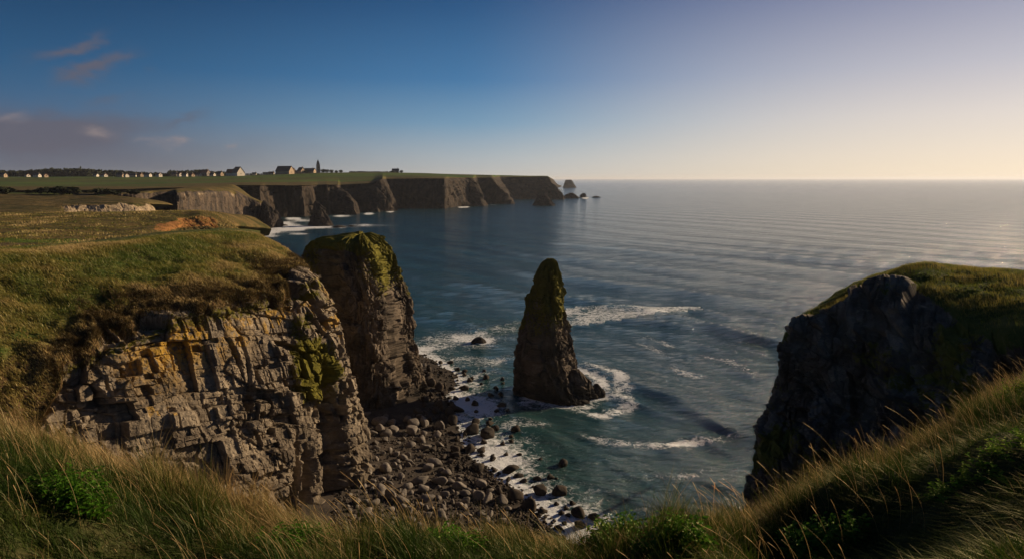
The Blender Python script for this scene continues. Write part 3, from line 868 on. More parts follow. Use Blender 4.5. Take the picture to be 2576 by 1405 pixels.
def house(X, Yb, d, L, W, H, RH, rot, wallm, roofm, label, cat='house', group=None, wins=True, chim=True):
    o = bpy.data.objects.new('house' if cat == 'house' else cat, None); COL.objects.link(o)
    o.location = P(X, Yb, d); o.location.z -= .4; o.rotation_euler.z = rot
    o['label'] = label; o['category'] = cat
    if group: o['group'] = group
    l, w = L / 2, W / 2
    V = box_v(-l, l, -w, w, -1.5, H) + [(-l, 0, H + RH), (l, 0, H + RH)]
    Fc = [(0, 1, 5, 4), (2, 3, 7, 6), (3, 0, 4, 8, 7), (1, 2, 6, 9, 5), (0, 3, 2, 1)]
    add('wall', py_mesh('wall', V, Fc, wallm), None, o)
    e = .5; t = .35; sl = RH / w
    V = []; 
    for s in (-1, 1):
        V += [(-l - e, s * (w + e), H - e * sl), (l + e, s * (w + e), H - e * sl), (l + e, 0, H + RH), (-l - e, 0, H + RH)]
    V += [(x, y, z + t) for x, y, z in V[:8]]
    Fc = [(8, 9, 10, 11), (12, 13, 14, 15), (0, 1, 9, 8), (4, 5, 13, 12), (0, 3, 2, 1), (4, 5, 6, 7), (0, 8, 11, 3), (1, 2, 10, 9), (4, 7, 15, 12), (5, 13, 14, 6)]
    r = add('roof', py_mesh('roof', V, Fc, roofm), None, o)
    if chim:
        add('chimney', py_mesh('chimney', box_v(l * .6, l * .6 + 1.1, -.6, .6, H + RH - 1, H + RH + 1.6), BF, stone), None, r)
    if wins:
        nw = max(2, int(L / 4.5))
        for i in range(nw):
            x = -l + (i + .5) * L / nw
            if i == nw // 2:
                add('door', py_mesh('door', box_v(x - .6, x + .6, -w - .06, -w + .1, -.5, 2.1), BF, doorm), None, o)
            else:
                add('window', py_mesh('window', box_v(x - .7, x + .7, -w - .05, -w + .1, 1.0, 2.4), BF, glass), None, o)
        add('window', py_mesh('window', box_v(l - .1, l + .05, -.6, .6, H * .55, H * .55 + 1.4), BF, glass), None, o)
    return o
g = 'small distant houses below the dark wood'
small = [(10, 443, 8), (69, 444.5, 9), (94, 444, 12), (114, 444.5, 8), (243, 444, 6), (262, 444, 13), (303, 444, 14), (318, 444, 6),
         (336, 444, 16), (353, 443, 12), (372, 443, 12), (400, 442.5, 10), (440, 441, 12), (452, 441.5, 8), (466, 443, 10), (482, 443.5, 10), (500, 443, 9)]
labs = ['pale low house at the far left end of the dark wood', 'tiny cream house below the left part of the wood', 'cream house with a gable at the edge of the left wood',
        'tiny pale cottage just right of the cream gabled house by the left wood', 'tiny white shed at the wood edge left of the pale bungalow', 'pale bungalow alone below the middle of the wood',
        'cream gabled house in front of the middle of the wood', 'tiny pale outhouse just right of the cream gabled house', 'long low pale building below the wood', 'cream cottage, left one of the pair near the wood end',
        'cream cottage, right one of the pair near the wood end', 'low grey cottage where the wood thins out', 'white cottage at the left edge of the second tree clump', 'small white house beside the left edge of second tree clump',
        'low white house below the second tree clump', 'bright white little house below the middle of second tree clump', 'pale little house below the right part of second tree clump']
for i, (X, Y, L) in enumerate(small):
    house(X, Y, 1190 + (i * 37) % 50, L, 6.5, 3.2, 2.6, -.40 + (-1) ** i * .14, white if i % 3 else cream, redt if i % 2 else slate, labs[i], wins=L > 7, chim=L > 9)
house(517, 440, 1240, 16, 9, 5, 5, -.4, stone, redt, 'dark stone house rising above the second tree clump')
house(535, 442, 1225, 9, 6, 3, 3, -.3, white, slate, 'small white house right of the dark stone house')
house(555, 442, 1220, 9, 7, 4.5, 4, -.5, cream, slate, 'cream house with steep gable left of the big white gabled house')
house(583, 442.5, 1215, 17, 10, 6, 6.5, -.3, white, redt, 'white house with red roof joined against the big white gabled house')
house(600, 442.5, 1200, 16, 15, 6.5, 10, -.62, white, slate, 'big white house with tall steep gable facing the sea', chim=False)
house(640, 440.5, 1230, 7, 6, 3, 2.2, .2, white, slate, 'tiny white house alone between the white gable and the barn', wins=False)
house(672, 439.5, 1240, 14, 6, 3, 2.0, .15, white, slate, 'low pale row of outbuildings left of the big barn', wins=False, chim=False)
house(683, 439, 1225, 9, 6, 3.2, 2.4, .15, white, redt, 'small pale house just left of the big barn')
house(717, 438.5, 1205, 30, 14, 6.5, 8.5, -.38, cream, slate, 'large dark slate barn with a sunlit end gable', cat='barn', chim=False)
house(737, 438, 1213, 6, 9, 6.5, 5, -.6, cream, redt, 'cream gabled annex at the right end of the big barn', chim=False)
house(758, 437, 1225, 11, 10, 6, 6, -.6, cream, slate, 'small tan house between the barn and the church tower')
house(745, 437, 1250, 10, 6, 3.5, 3, .1, stone, slate, 'low dark stone cottage directly right of the barn annex')
house(780, 436.5, 1235, 20, 9, 5.5, 4.5, -.25, cream, slate, 'low pale farmhouse beside the church tower')
house(995, 434, 1240, 12, 8, 4, 3.5, .2, stone, slate, 'low dark farm building alone on the ridge right of the tower')

# church tower
def church():
    o = bpy.data.objects.new('church_tower', None); COL.objects.link(o)
    o.location = P(801, 435, 1215); o.rotation_euler.z = .5
    o['label'] = 'tall dark stone church tower with a tapering spire on the ridge'; o['category'] = 'tower'
    def fr(z0, z1, a, b): return [(-a, -a, z0), (a, -a, z0), (a, a, z0), (-a, a, z0), (-b, -b, z1), (b, -b, z1), (b, b, z1), (-b, b, z1)]
    s = add('tower_shaft', py_mesh('tower_shaft', fr(-1, 14.5, 3.1, 2.7), BF, stone), None, o)
    add('cornice', py_mesh('cornice', fr(14.5, 15.1, 3.0, 3.0), BF, stone), None, o)
    add('belfry', py_mesh('belfry', fr(15.1, 18.2, 2.3, 2.1), BF, stone), None, o)
    add('spire', py_mesh('spire', fr(18.2, 24.0, 2.1, .2), BF, slate), None, o)
    for z in (4, 9):
        add('window', py_mesh('window', box_v(-.5, .5, -3.12, -2.6, z, z + 2.2), BF, glass), None, o)
    for sx in (-1, 1):
        add('louvre', py_mesh('louvre', box_v(sx * .9 - .5, sx * .9 + .5, -2.36, -2.0, 15.6, 17.4), BF, glass), None, o)
church()

# woods on the skyline: one mass each
def wood(name, spans, d0, label, seed):
    r = np.random.default_rng(seed); Vs = []; n = 0
    for (X0, X1, Yb, Yt0, Yt1, cnt) in spans:
        for i in range(cnt):
            f = (i + r.random()) / cnt
            X = X0 + (X1 - X0) * f; d = d0 + r.uniform(0, 60)
            b = P(X, Yb, d); top = P(X, Yt0 + (Yt1 - Yt0) * f, d)[2]
            h = max(3, (top - b[2]) * r.uniform(.75, 1.05)); w = h * r.uniform(.6, .95)
            m = 130
            q = r.normal(size=(m, 3)); q /= np.linalg.norm(q, axis=1)[:, None]; q *= (r.random(m) ** .35)[:, None]
            c = b + np.array([0, 0, h * .5]) + q * np.array([w * .75, w * .75, h * .52])
            a = r.normal(size=(m, 3)) * h * .09; e = r.normal(size=(m, 3)) * h * .09
            Vs.append(np.stack([c - a, c + e, c + a, c - e], 1).reshape(-1, 3))
    V = np.concatenate(Vs); k = len(V) // 4
    me = mk_mesh(name, V, (np.arange(k) * 4)[:, None] + np.arange(4)[None, :], smooth=False)
    add(name, me, M['tree'], kind='stuff', label=label, category='trees')
wood('wood', [(-450, 0, 444, 428, 428, 50), (0, 60, 444, 428, 428, 16), (40, 140, 444, 429, 425, 24), (100, 215, 444, 424, 423, 34), (200, 300, 444, 425, 428, 26), (290, 420, 444, 428, 435, 36)], 1255, 'long dark wood along the left skyline behind the houses', 61)
wood('wood', [(410, 440, 443.5, 436, 430, 8), (430, 520, 443.5, 428, 427, 30), (510, 590, 443, 429, 432, 24)], 1255, 'second dark tree clump on the skyline around the stone house', 62)
wood('hedge', [(610, 700, 440, 437, 436, 24), (880, 945, 434.5, 430, 430, 22), (945, 985, 434.5, 432, 431.5, 12)], 1255, 'thin dark hedges along the skyline on both sides of the tower', 63)

def tree(X, Yb, d, h, label, seed, wd=.6, group=None):
    o = bpy.data.objects.new('tree', None); COL.objects.link(o); o.location = P(X, Yb, d)
    o['label'] = label; o['category'] = 'tree'
    if group: o['group'] = group
    V = []; Fc = []
    for k, (z, r_) in enumerate([(-1, .4), (h * .3, .28), (h * .6, .12)]):
        for j in range(6): V.append((r_ * math.cos(j * math.pi / 3), r_ * math.sin(j * math.pi / 3), z))
    for k in range(2):
        for j in range(6): Fc.append((k * 6 + j, k * 6 + (j + 1) % 6, k * 6 + 6 + (j + 1) % 6, k * 6 + 6 + j))
    add('trunk', py_mesh('trunk', V, Fc, doorm), None, o)
    me = blob_mesh('crown', 420, h * .5 * wd * 1.3, h * .05, .75 / wd * .7, seed); me.materials.append(M['tree'])
    c = add('crown', me, None, o); c.location.z = h * .12
for i, (X, h, lb) in enumerate([(814, 9, 'rounded dark tree right beside the church tower'), (823, 8, 'second dark tree right of the church tower'), (834, 7.5, 'third dark tree right of the church tower, slightly lower'),
                               (846, 5.5, 'low spreading tree fourth right of the church tower'), (857, 6.5, 'dark tree farthest right in the row beside the tower'),
                               (770, 6.5, 'dark tree between the tan house and the grey farmhouse'), (1010, 6, 'dark tree at the right end of the lone ridge building'), (986, 5, 'small tree at the left end of the lone ridge building')]):
    tree(X, 434.8, 1225, h, lb, 70 + i, .9)

# ================================================================== rocks in the sea
rows = [(474, 1412, 1454), (472, 1414, 1451), (466, 1417, 1447), (459, 1420, 1443), (454, 1422, 1440), (452, 1424, 1437)]
tower('sea_rock', from_sil(rows, .7, math.radians(-20), 3.2, S(1432, 471.5)[1]), 0, M['farrock'], 901, 8, 90, 3.0, 8.0, lambda x, y, z, n, fl: 0 * x, dict(label='small blunt islet farthest out beyond the headland tip', category='sea rock'))
rows = [(519, 1336, 1399), (516, 1338, 1396), (508, 1344, 1389), (499, 1350, 1383), (491, 1356, 1376), (486, 1361, 1371)]
tower('sea_rock', from_sil(rows, .7, math.radians(-20), 3.0, S(1367, 516)[1]), 0, M['farrock'], 902, 8, 90, 2.2, 4.0, lambda x, y, z, n, fl: 0 * x, dict(label='dark triangular rock islet in front of the headland tip', category='sea rock'))
rock_lump('sea_rock', 1437, 498, 32, 484, 'low dark islet just right of the headland tip', 903, M['farrock'], pk=.5)
rock_lump('sea_rock', 1468, 496, 18, 485, 'small pointed rock between the low islet and the flat reef', 904, M['farrock'], pk=.5)
rock_lump('sea_rock', 1500, 496, 26, 492.5, 'flat reef barely above the water, rightmost off the headland', 905, M['farrock'], pk=.5)
rock_lump('sea_rock', 1207, 860, 34, 845, 'small black rock awash in white surf left of the sea stack', 906, M['wet'], pk=.4)
rock_lump('sea_rock', 712, 567, 24, 563, 'low dark rock in surf at the left of the leaning stack', 907, M['farrock'])
rock_lump('sea_rock', 852, 571, 40, 566, 'flat dark reef in the surf just right of the leaning stack', 908, M['farrock'])
rock_lump('sea_rock', 884, 569, 22, 565.5, 'small reef at the right end of the surf by the leaning stack', 909, M['farrock'])
rows = [(576, 780, 842), (568, 783, 838), (556, 787, 832), (545, 789, 824), (532, 790, 818), (520, 789, 810), (510, 790, 802), (505.5, 792, 798)]
secs = from_sil(rows, .8, math.radians(-25), 2.8, S(808, 567)[1])
tower('sea_stack', secs, 0, M['land'] and M['farrock'], 920, 12, 120, 2.6, 4.0, lambda x, y, z, n, fl: 0 * x, dict(label='leaning fin-shaped stack in the surf below the far cliffs', category='sea stack'))
rows = [(578, 640, 712), (570, 648, 706), (555, 652, 704), (540, 655, 698), (525, 656, 690), (512, 658, 678), (504, 662, 668)]
secs = from_sil(rows, .9, math.radians(-25), 2.6, 556)
tower('sea_stack', secs, 0, M['farrock'], 940, 12, 120, 2.4, 4.0, lambda x, y, z, n, fl: 0 * x, dict(label='domed dark buttress at the end of the brown cliff above the cove', category='sea stack'))

# ================================================================== beach
WL = [S(1030, 872), S(1085, 905), S(1150, 950), S(1120, 1000), S(1150, 1070), S(1185, 1140), S(1250, 1195), S(1320, 1255), S(1400, 1340), S(1470, 1480), S(1600, 1900)]
WL = [(-60.0, 160.0), (-30.0, 150.0)] + [(p[0], p[1]) for p in WL] + [(16, 20)]
def beach_sd(x, y):
    d, s, t = seg_dist(x, y, WL)
    return -d * s      # positive inland (left side looking toward the camera is east)
xs = np.arange(-75, 30, .4); ys = np.arange(12, 150, .4)
BX, BY = np.meshgrid(xs, ys)
sd = beach_sd(BX, BY)
if beach_sd(np.array([-30.0]), np.array([70.0]))[0] < 0:
    _bs = beach_sd
    def beach_sd(x, y): return -_bs(x, y)
    sd = -sd
def beach_z(x, y):
    s = beach_sd(x, y)
    return np.clip(s * .14, -2.5, 3.8) + .15 * fbm(x * .4, y * .4, 0.0, 951, 3)
BZ = beach_z(BX, BY)
me = mk_mesh('beach', np.stack([BX, BY, BZ], -1), grid_faces(*BX.shape), None, {'moss': 0 * BX, 'blk': .9 - sstep(4, 10, sd) * .4, 'lichen': 0 * BX, 'grass': 0 * BX, 'heath': 0 * BX}, smooth=False)
add('beach', me, M['wet'], kind='structure')

def rock_shape(seed, sub=3):
    r = np.random.default_rng(seed)
    import bmesh
    bm = bmesh.new(); bmesh.ops.create_icosphere(bm, subdivisions=sub, radius=1)
    V = np.array([v.co[:] for v in bm.verts]); Fc = np.array([[v.index for v in f.verts] for f in bm.faces]); bm.free()
    nrm = r.normal(size=(16, 3)); nrm /= np.linalg.norm(nrm, axis=1)[:, None]; hh = r.uniform(.62, 1.0, 16)
    dt = V @ nrm.T
    rr = np.where(dt > .05, hh / np.maximum(dt, .05), 9)
    rad = -np.log(np.exp(-rr * 14).sum(1)) / 14
    rad = np.clip(rad, .3, 1.25)
    V = V * rad[:, None] * np.array([r.uniform(.95, 1.25), r.uniform(.8, 1.0), r.uniform(.62, .95)])
    V += V * (.05 * fbm(V[:, 0] * 2.5, V[:, 1] * 2.5, V[:, 2] * 2.5, seed, 3))[:, None]
    return V, Fc
def rock_mesh(seed, mat, sub=3):
    V, Fc = rock_shape(seed, sub)
    z = np.zeros(len(V)); rr_ = np.random.default_rng(seed).random()
    me = mk_mesh('boulder', V, None, Fc, {'moss': z, 'blk': z + rr_, 'lichen': z, 'grass': z, 'heath': z}, smooth=True)
    me.materials.append(mat); return me
dry = [rock_mesh(1000 + i, M['boulder']) for i in range(12)]
wet = [rock_mesh(1100 + i, M['wet']) for i in range(10)]
R = random.Random(5)
def boulder(x, y, r, meshes, label, group=None, z=None, sink=.25, stand=0):
    o = add('boulder', R.choice(meshes))
    zz = max(float(beach_z(np.array([x]), np.array([y]))[0]), -.4) if z is None else z
    o.location = (x, y, zz + r * (1 - sink) * .55)
    o.scale = (r * R.uniform(.9, 1.15), r * R.uniform(.85, 1.1), r * R.uniform(.85, 1.2) * (1 + stand))
    o.rotation_euler = (R.uniform(-.4, .4), R.uniform(-.4, .4), R.uniform(0, 6.28))
    o['label'] = label; o['category'] = 'boulder'
    if group: o['group'] = group
    return o
placed = []
sp = [  # X, Y(base), width, label, wet?
 (1187, 1082, 40, 'dark angular boulder in the foam, left one of the big pair'), (1222, 1092, 44, 'dark angular boulder in the foam, right one of the big pair'),
 (1147, 1030, 34, 'black rounded boulder in the shaded surf left of the stack'), (1285, 1178, 36, 'large brown boulder alone in the white foam'),
 (1358, 1235, 46, 'broad brown domed boulder in the white foam, left one of two'), (1405, 1235, 34, 'round dark boulder in the foam, right neighbour of the broad dome'),
 (1452, 1288, 36, 'big rounded boulder standing in surf, left of the outermost boulder'), (1497, 1300, 36, 'outermost rounded boulder standing in surf toward open water'),
 (1457, 1316, 34, 'flat-topped brown boulder between surf and the two outer boulders'), (1168, 975, 22, 'small round boulder farthest out in the upper surf'),
 (1108, 1078, 28, 'tall pale block standing at the top of the boulder beach'), (1040, 1080, 36, 'large pale tilted boulder at the headland foot'),
 (1240, 1150, 20, 'small brown boulder in foam above the large brown one'), (1183, 1128, 34, 'dark boulder at the water edge below the big pair'),
 (1230, 1062, 22, 'grey boulder capped with spray above the big pair'), (1330, 1275, 40, 'tall dark upright boulder at the water edge'),
 (1200, 1178, 30, 'pointed dark boulder at the edge of the wet beach'), (985, 1290, 38, 'pale smooth boulder in the cliff foot corner, left of the grass fringe'),
 (1013, 1300, 32, 'pale round boulder low on the beach just above the grass'), (1208, 1225, 34, 'squarish sunlit block in the middle of the dark beach'),
 (1400, 1262, 16, 'small stone under the broad dome boulder'), (1412, 1285, 20, 'small dark boulder left of the big rounded ones'), (1430, 1290, 16, 'little brown stone close to the big rounded boulder'),
 (1440, 1262, 16, 'small stone in the foam between the two boulder pairs'), (1420, 1310, 18, 'small brown boulder under the big rounded one')]
for X, Y, w, lb in sp:
    p = S(X, Y, .3); r = w * K / F_PX * math.hypot(p[0], p[1]) * 1.03 / 2
    sdv = float(beach_sd(np.array([p[0]]), np.array([p[1]]))[0])
    ispale = 'pale' in lb or 'sunlit' in lb
    boulder(p[0], p[1], r, dry if ispale else wet, lb, z=None if sdv > 0 else -.1, stand=.5 if ('tall' in lb) else 0)
    placed.append((p[0], p[1], r))
cand = 0; nb = 0
inwater = 0
while nb < 272 and cand < 60000:
    cand += 1
    X = R.uniform(870, 1430); Y = R.uniform(900, 1360)
    p = S(X, Y, 1.0); x, y = p[0], p[1]
    if Y > 1150 and R.random() < .25: continue
    s_ = float(beach_sd(np.array([x]), np.array([y]))[0])
    if s_ < -12 or (s_ < 0 and (inwater > 60 or R.random() > math.exp(s_ / 5))): continue
    if X < 1050 and Y < 1055: continue
    if s_ > 30: continue
    # the wet zone near the water has fewer, chunkier stones
    r = R.choice([.40, .46, .54, .62, .74, .86, 1.1]) * R.uniform(.85, 1.15)
    if s_ < 0: r = R.uniform(.3, .8)
    if y < 80: r *= .85
    if any((x - a) ** 2 + (y - b) ** 2 < ((r + c) * .94) ** 2 for a, b, c in placed): continue
    placed.append((x, y, r)); nb += 1
    if s_ < 0:
        inwater += 1
        boulder(x, y, r, wet, 'small dark wet boulder awash in the foam at the beach edge', 'wet boulders awash at the beach edge', z=-.15)
    elif s_ < 4.5 + 2 * math.sin(y * .3):
        boulder(x, y, r, wet, 'dark wet boulder on the lower part of the beach near the surf', 'dark wet boulders along the lower beach')
    else:
        boulder(x, y, r, dry, 'dry grey-brown rounded boulder in the sunlit upper beach', 'dry boulders of the upper beach')
# cobbles between them: one mass
shp = [rock_shape(1200 + i, 1) for i in range(6)]
def cobbles(name, cnt, rr, cond, mat, label, seed):
    r = np.random.default_rng(seed); Vs = []; Fs = []; off = 0; k = 0
    X = r.uniform(840, 1480, cnt * 4); Y = r.uniform(880, 1400, cnt * 4)
    a, b = ray(X, Y); d = -39.0 / b; x = a * d; y = d; s_ = beach_sd(x, y); z = beach_z(x, y)
    for i in range(len(X)):
        if k >= cnt: break
        if not cond(s_[i]) or (X[i] < 1050 and Y[i] < 1040): continue
        V, Fc = shp[i % 6]; sc = r.uniform(*rr); th = r.uniform(0, 6.28)
        c, s2 = math.cos(th), math.sin(th)
        W_ = V * sc; W_ = np.stack([W_[:, 0] * c - W_[:, 1] * s2, W_[:, 0] * s2 + W_[:, 1] * c, W_[:, 2]], -1) + [x[i], y[i], z[i] + sc * .3]
        Vs.append(W_); Fs.append(Fc + off); off += len(V); k += 1
    V = np.concatenate(Vs); zz = np.zeros(len(V))
    me = mk_mesh(name, V, None, np.concatenate(Fs), {'moss': zz, 'blk': zz + .2, 'lichen': zz, 'grass': zz, 'heath': zz}, smooth=False)
    add(name, me, mat, kind='stuff', label=label, category='cobbles')
cobbles('cobbles', 2600, (.10, .26), lambda s: 3.5 < s < 34, M['shingle'], 'brown cobbles filling the gaps of the upper boulder beach', 21)
cobbles('cobbles', 2200, (.12, .34), lambda s: -1.2 < s <= 5.0, M['wet'], 'dark wet cobbles along the lower beach by the surf', 22)

# ================================================================== sea
def build_sea():
    # distances: one metre steps close in, growing outwards to beyond the horizon
    inv = np.linspace(1 / 16.0, 1 / 1500.0, 620)
    near = 1 / inv
    far = np.geomspace(1500, 60000, 60)[1:]
    rr = np.concatenate([near, far]); rr = np.sort(rr)
    # finer by image rows
    rows = np.concatenate([40 / np.linspace(1.9, 40 / 1400., 560), np.geomspace(1400, 60000, 50)[1:]])
    tanx = np.linspace(-1.25, 1.25, 1250)
    Yd, T = np.meshgrid(rows, tanx, indexing='ij')
    x = T * Yd; y = Yd + 0 * T
    lines = [  # (display points, width m, strength)
     ([(1040, 880), (1100, 905), (1160, 950), (1150, 1010), (1165, 1080), (1200, 1150), (1270, 1205), (1340, 1265), (1420, 1345), (1500, 1480)], 3.4, .72),
     ([(1150, 930), (1190, 1010), (1215, 1080), (1260, 1150), (1330, 1210), (1440, 1290), (1530, 1390)], 8.5, .68),
     ([(1210, 1100), (1330, 1180), (1480, 1290), (1600, 1380)], 7.0, .52),
     ([(1010, 892), (1070, 872), (1130, 862), (1190, 848), (1235, 836)], 11.0, .66),
     ([(1100, 852), (1170, 846), (1230, 833)], 3.0, .72),
     ([(1150, 905), (1230, 915), (1310, 900)], 5.5, .56), ([(1180, 960), (1240, 940), (1290, 930)], 4, .5),
     ([(1330, 1018), (1420, 1018), (1490, 1008), (1530, 985), (1515, 955), (1470, 925)], 2.4, .74),
     ([(1350, 1030), (1450, 1022), (1540, 1035), (1590, 1010), (1600, 975), (1560, 940), (1500, 915)], 2.8, .58),
     ([(1340, 1008), (1400, 1012), (1470, 1004), (1515, 992), (1500, 965)], 1.6, 1.1),
     ([(1500, 1000), (1560, 985), (1575, 960)], 3.4, .62),
     ([(1510, 818), (1600, 832), (1680, 862), (1760, 885), (1850, 915), (1960, 955)], 3.6, .43),
     ([(1680, 915), (1720, 935), (1770, 945)], 2.0, .60),
     ([(1590, 850), (1650, 880), (1700, 925)], 3.0, .44),
     ([(1500, 1095), (1580, 1118), (1680, 1122), (1750, 1110), (1850, 1085), (1980, 1080)], 2.6, .49),
     ([(1250, 1080), (1330, 1060), (1420, 1070)], 2.5, .46),
     ([(1560, 1180), (1700, 1200), (1850, 1190)], 2.4, .36),
     ([(635, 592), (690, 580), (740, 574), (800, 571), (860, 569), (925, 567)], 16, .85),
     ([(660, 580), (710, 568), (730, 557), (790, 553)], 14, .7),
     ([(700, 560), (780, 562), (850, 563)], 7, .6),
     ([(640, 600), (700, 591), (790, 587)], 9, .6),
     ([(700, 549.5), (760, 547.5), (830, 544), (912, 541)], 7, .82), ([(905, 540), (940, 535.5), (1008, 530)], 8, .85), ([(1003, 525), (1118, 523), (1180, 520), (1228, 518.5)], 9, .72),
     ([(1120, 523), (1180, 519), (1235, 515)], 8, .8), ([(1222, 513), (1260, 511.5), (1300, 510)], 10, .85), ([(1290, 502), (1422, 500)], 11, .72),
     ([(960, 533), (1040, 528)], 9, .7),
     ([(1335, 518), (1400, 517), (1450, 515)], 4, .95), ([(1405, 500), (1460, 498), (1520, 496)], 8, .9), ([(1412, 473), (1440, 473), (1475, 472)], 22, .9)]
    foam = np.zeros_like(x)
    wob = 5.0 * fbm(x * .07, y * .07, 0.0, 3001, 4); wob2 = 5.0 * fbm(x * .07, y * .07, 5.0, 3002, 4); brk = fbm(x * .13, y * .13, 0.0, 3005, 4)
    for pts, w, st in lines:
        pw = [S(*p)[:2] for p in pts]
        xs_ = [p[0] for p in pw]; ys_ = [p[1] for p in pw]
        m = (x > min(xs_) - 5 * w) & (x < max(xs_) + 5 * w) & (y > min(ys_) - 5 * w) & (y < max(ys_) + 5 * w)
        if not m.any(): continue
        sc = max(1.0, w / 4.0)
        dd, _, tt = seg_dist(x[m] + wob[m] * .8 * sc, y[m] + wob2[m] * .8 * sc, pw)
        v_ = st * np.exp(-(dd / w) ** 2) * (1 - .35 * (np.abs(tt - .5) * 2) ** 4)
        v_ = v_ * (np.clip(1.05 + .75 * brk[m], .2, 1.25) if pts[0][1] > 620 else 1.15)
        foam[m] = np.maximum(foam[m], np.maximum(v_, .58 * st * np.exp(-(dd / (2.1 * w)) ** 2)))
    # shore shallows with loose foam
    sd_ = beach_sd(x, y); near_ = (y < 210) & (y > 10) & (x < 60) & (x > -80)
    foam = np.maximum(foam, np.where(near_ & (sd_ < 4), .70 * np.exp(-np.abs(sd_) / 6.0), 0))
    lace = np.where(near_, (.52 + .28 * fbm(x * .09, y * .09, 0.0, 3003, 3)) * np.exp(-np.maximum(-sd_, 0) / 20.0), 0)
    foam = np.maximum(foam, lace)
    # swell
    fade = sstep(520, 200, y) * sstep(2, 35, np.where(near_, -sd_, 40))
    fade = np.maximum(fade, .12 * sstep(520, 200, y))
    px = x + 8 * fbm(x * .01, y * .01, 0.0, 3101, 2); py = y + 8 * fbm(x * .01 + 50, y * .01, 0.0, 3102, 2)
    def wave(L, ang, a, sh=1.6, ph=0):
        k = 2 * math.pi / L; c = (px * math.cos(ang) + py * math.sin(ang)) * k + ph
        return a * ((np.sin(c) * .5 + .5) ** sh * 2 - 1)
    a0 = math.atan2(.62, .78)
    am = .6 + .8 * np.clip(fbm(x * .01, y * .02, 0.0, 3103, 2) + .3, 0, 1)
    z = wave(46, a0, .42, 2.2) * am + wave(27, a0 + .16, .16, 1.8, 1.3) * am + wave(15, a0 - .25, .07, 1.8) + wave(8.5, a0 + .4, .085, 1.6) * np.clip(1 - y / 350, 0, 1) + .03 * fbm(x * .5, y * .5, 0.0, 3104, 3) * np.clip(1 - y / 250, 0, 1)
    # one steeper wave front running out from the stack to the right
    pw = [S(1390, 735)[:2], S(1440, 752)[:2], S(1600, 775)[:2], S(1760, 812)[:2], S(1970, 862)[:2], S(2150, 920)[:2]]
    dd, sg, tt = seg_dist(x, y, pw)
    z = z * fade
    ds = dd * sg
    z += .75 * np.exp(-(ds / 4.5) ** 2) * sstep(0, .12, tt) * (1 - sstep(.8, 1, tt))
    dstep = y * y / 27000.0
    r_ = np.random.default_rng(5)
    gust = .65 + .7 * np.clip(fbm(x * .02, y * .03, 0.0, 3110, 3) + .4, 0, 1)
    calm = .25 + .75 * sstep(0, 18, np.where(near_, -sd_, 40))
    for i in range(24):
        L_ = 1.4 * (1.10 ** i); an_ = a0 + r_.normal(.15, .30); ph = r_.uniform(0, 6.28)
        f_ = sstep(4.0, 8.0, L_ / dstep) * (y < 700)
        k_ = 2 * math.pi / L_
        c_ = (px * math.cos(an_) + py * math.sin(an_)) * k_ + ph + 1.1 * vnoise(x / L_ * .18, y / L_ * .18, 0.0, 3200 + i)
        z = z + f_ * gust * calm * .0135 * L_ ** .62 * ((np.sin(c_) * .5 + .5) ** 1.9 * 2 - .8)
    me = mk_mesh('sea', np.stack([x, y, z], -1), grid_faces(*x.shape), None, {'foam': foam, 'shal': np.where(near_, np.exp(-np.maximum(-sd_, 0) / 14.0), 0)}, smooth=True)
    m, t, out, pos = new_mat('sea_water')
    big = t.noise(pos, .05, 4, .6)
    fine = t.noise(t.mapping(pos, (1, 1, 1)), .9, 6, .72, .6)
    # foam lace pattern
    vv = t.new('ShaderNodeTexVoronoi', feature='DISTANCE_TO_EDGE')
    wp = t.new('ShaderNodeVectorMath', operation='ADD')
    nz = t.new('ShaderNodeTexNoise'); nz.inputs['Scale'].default_value = .55; nz.inputs['Detail'].default_value = 4; t.link(pos, nz.inputs['Vector'])
    sc = t.new('ShaderNodeVectorMath', operation='SCALE'); t.link(nz.outputs['Color'], sc.inputs[0]); sc.inputs['Scale'].default_value = 3.0
    t.link(pos, wp.inputs[0]); t.link(sc.outputs[0], wp.inputs[1])
    t.link(wp.outputs[0], vv.inputs['Vector']); vv.inputs['Scale'].default_value = 1.0
    lacev = t.math('SUBTRACT', 1.0, t.ss(vv.outputs['Distance'], 0.0, .16))
    fa = t.attr('foam')
    rn_ = t.noise(wp.outputs[0], .42, 6, .62, .8)
    ridge = t.math('SUBTRACT', 1.0, t.math('MULTIPLY', t.math('ABSOLUTE', t.math('SUBTRACT', rn_, .5)), 7.0), clamp=True)
    pat = t.math('ADD', t.math('MULTIPLY', fine, .55), t.math('ADD', t.math('MULTIPLY', ridge, .26), t.math('MULTIPLY', lacev, .10)))
    pat = t.math('ADD', pat, t.math('MULTIPLY', t.noise(pos, .16, 3), .25))
    fm = t.ss(t.math('ADD', pat, fa), 1.0, 1.34)
    fm = t.math('MULTIPLY', fm, t.ss(fa, .12, .4))
    # scattered thin threads: micro foam plus glint lines painted in white
    thr = t.noise(t.mapping(pos, (.7, 3.0, 1), (0, 0, .44)), .55, 8, .80, 1.0)
    sep = t.new('ShaderNodeSeparateXYZ'); t.link(pos, sep.inputs[0])
    near_f = t.math('SUBTRACT', 1.0, t.ss(sep.outputs[1], 120, 330))
    threads = t.math('MULTIPLY', t.math('MULTIPLY', t.ss(thr, .62, .67), .25), near_f)
    threads = t.math('MULTIPLY', threads, t.ss(big, .40, .62))
    fm = t.math('MAXIMUM', fm, threads)
    deep = t.mix(t.ss(big, .35, .65), (0.009, 0.044, 0.060), (0.014, 0.062, 0.080))
    shal = t.mix(t.attr('shal'), deep, (0.025, 0.075, 0.060))
    # water bump
    w1 = t.noise(t.mapping(pos, (.8, 2.4, 1), (0, 0, .50)), .24, 5, .65, .4)
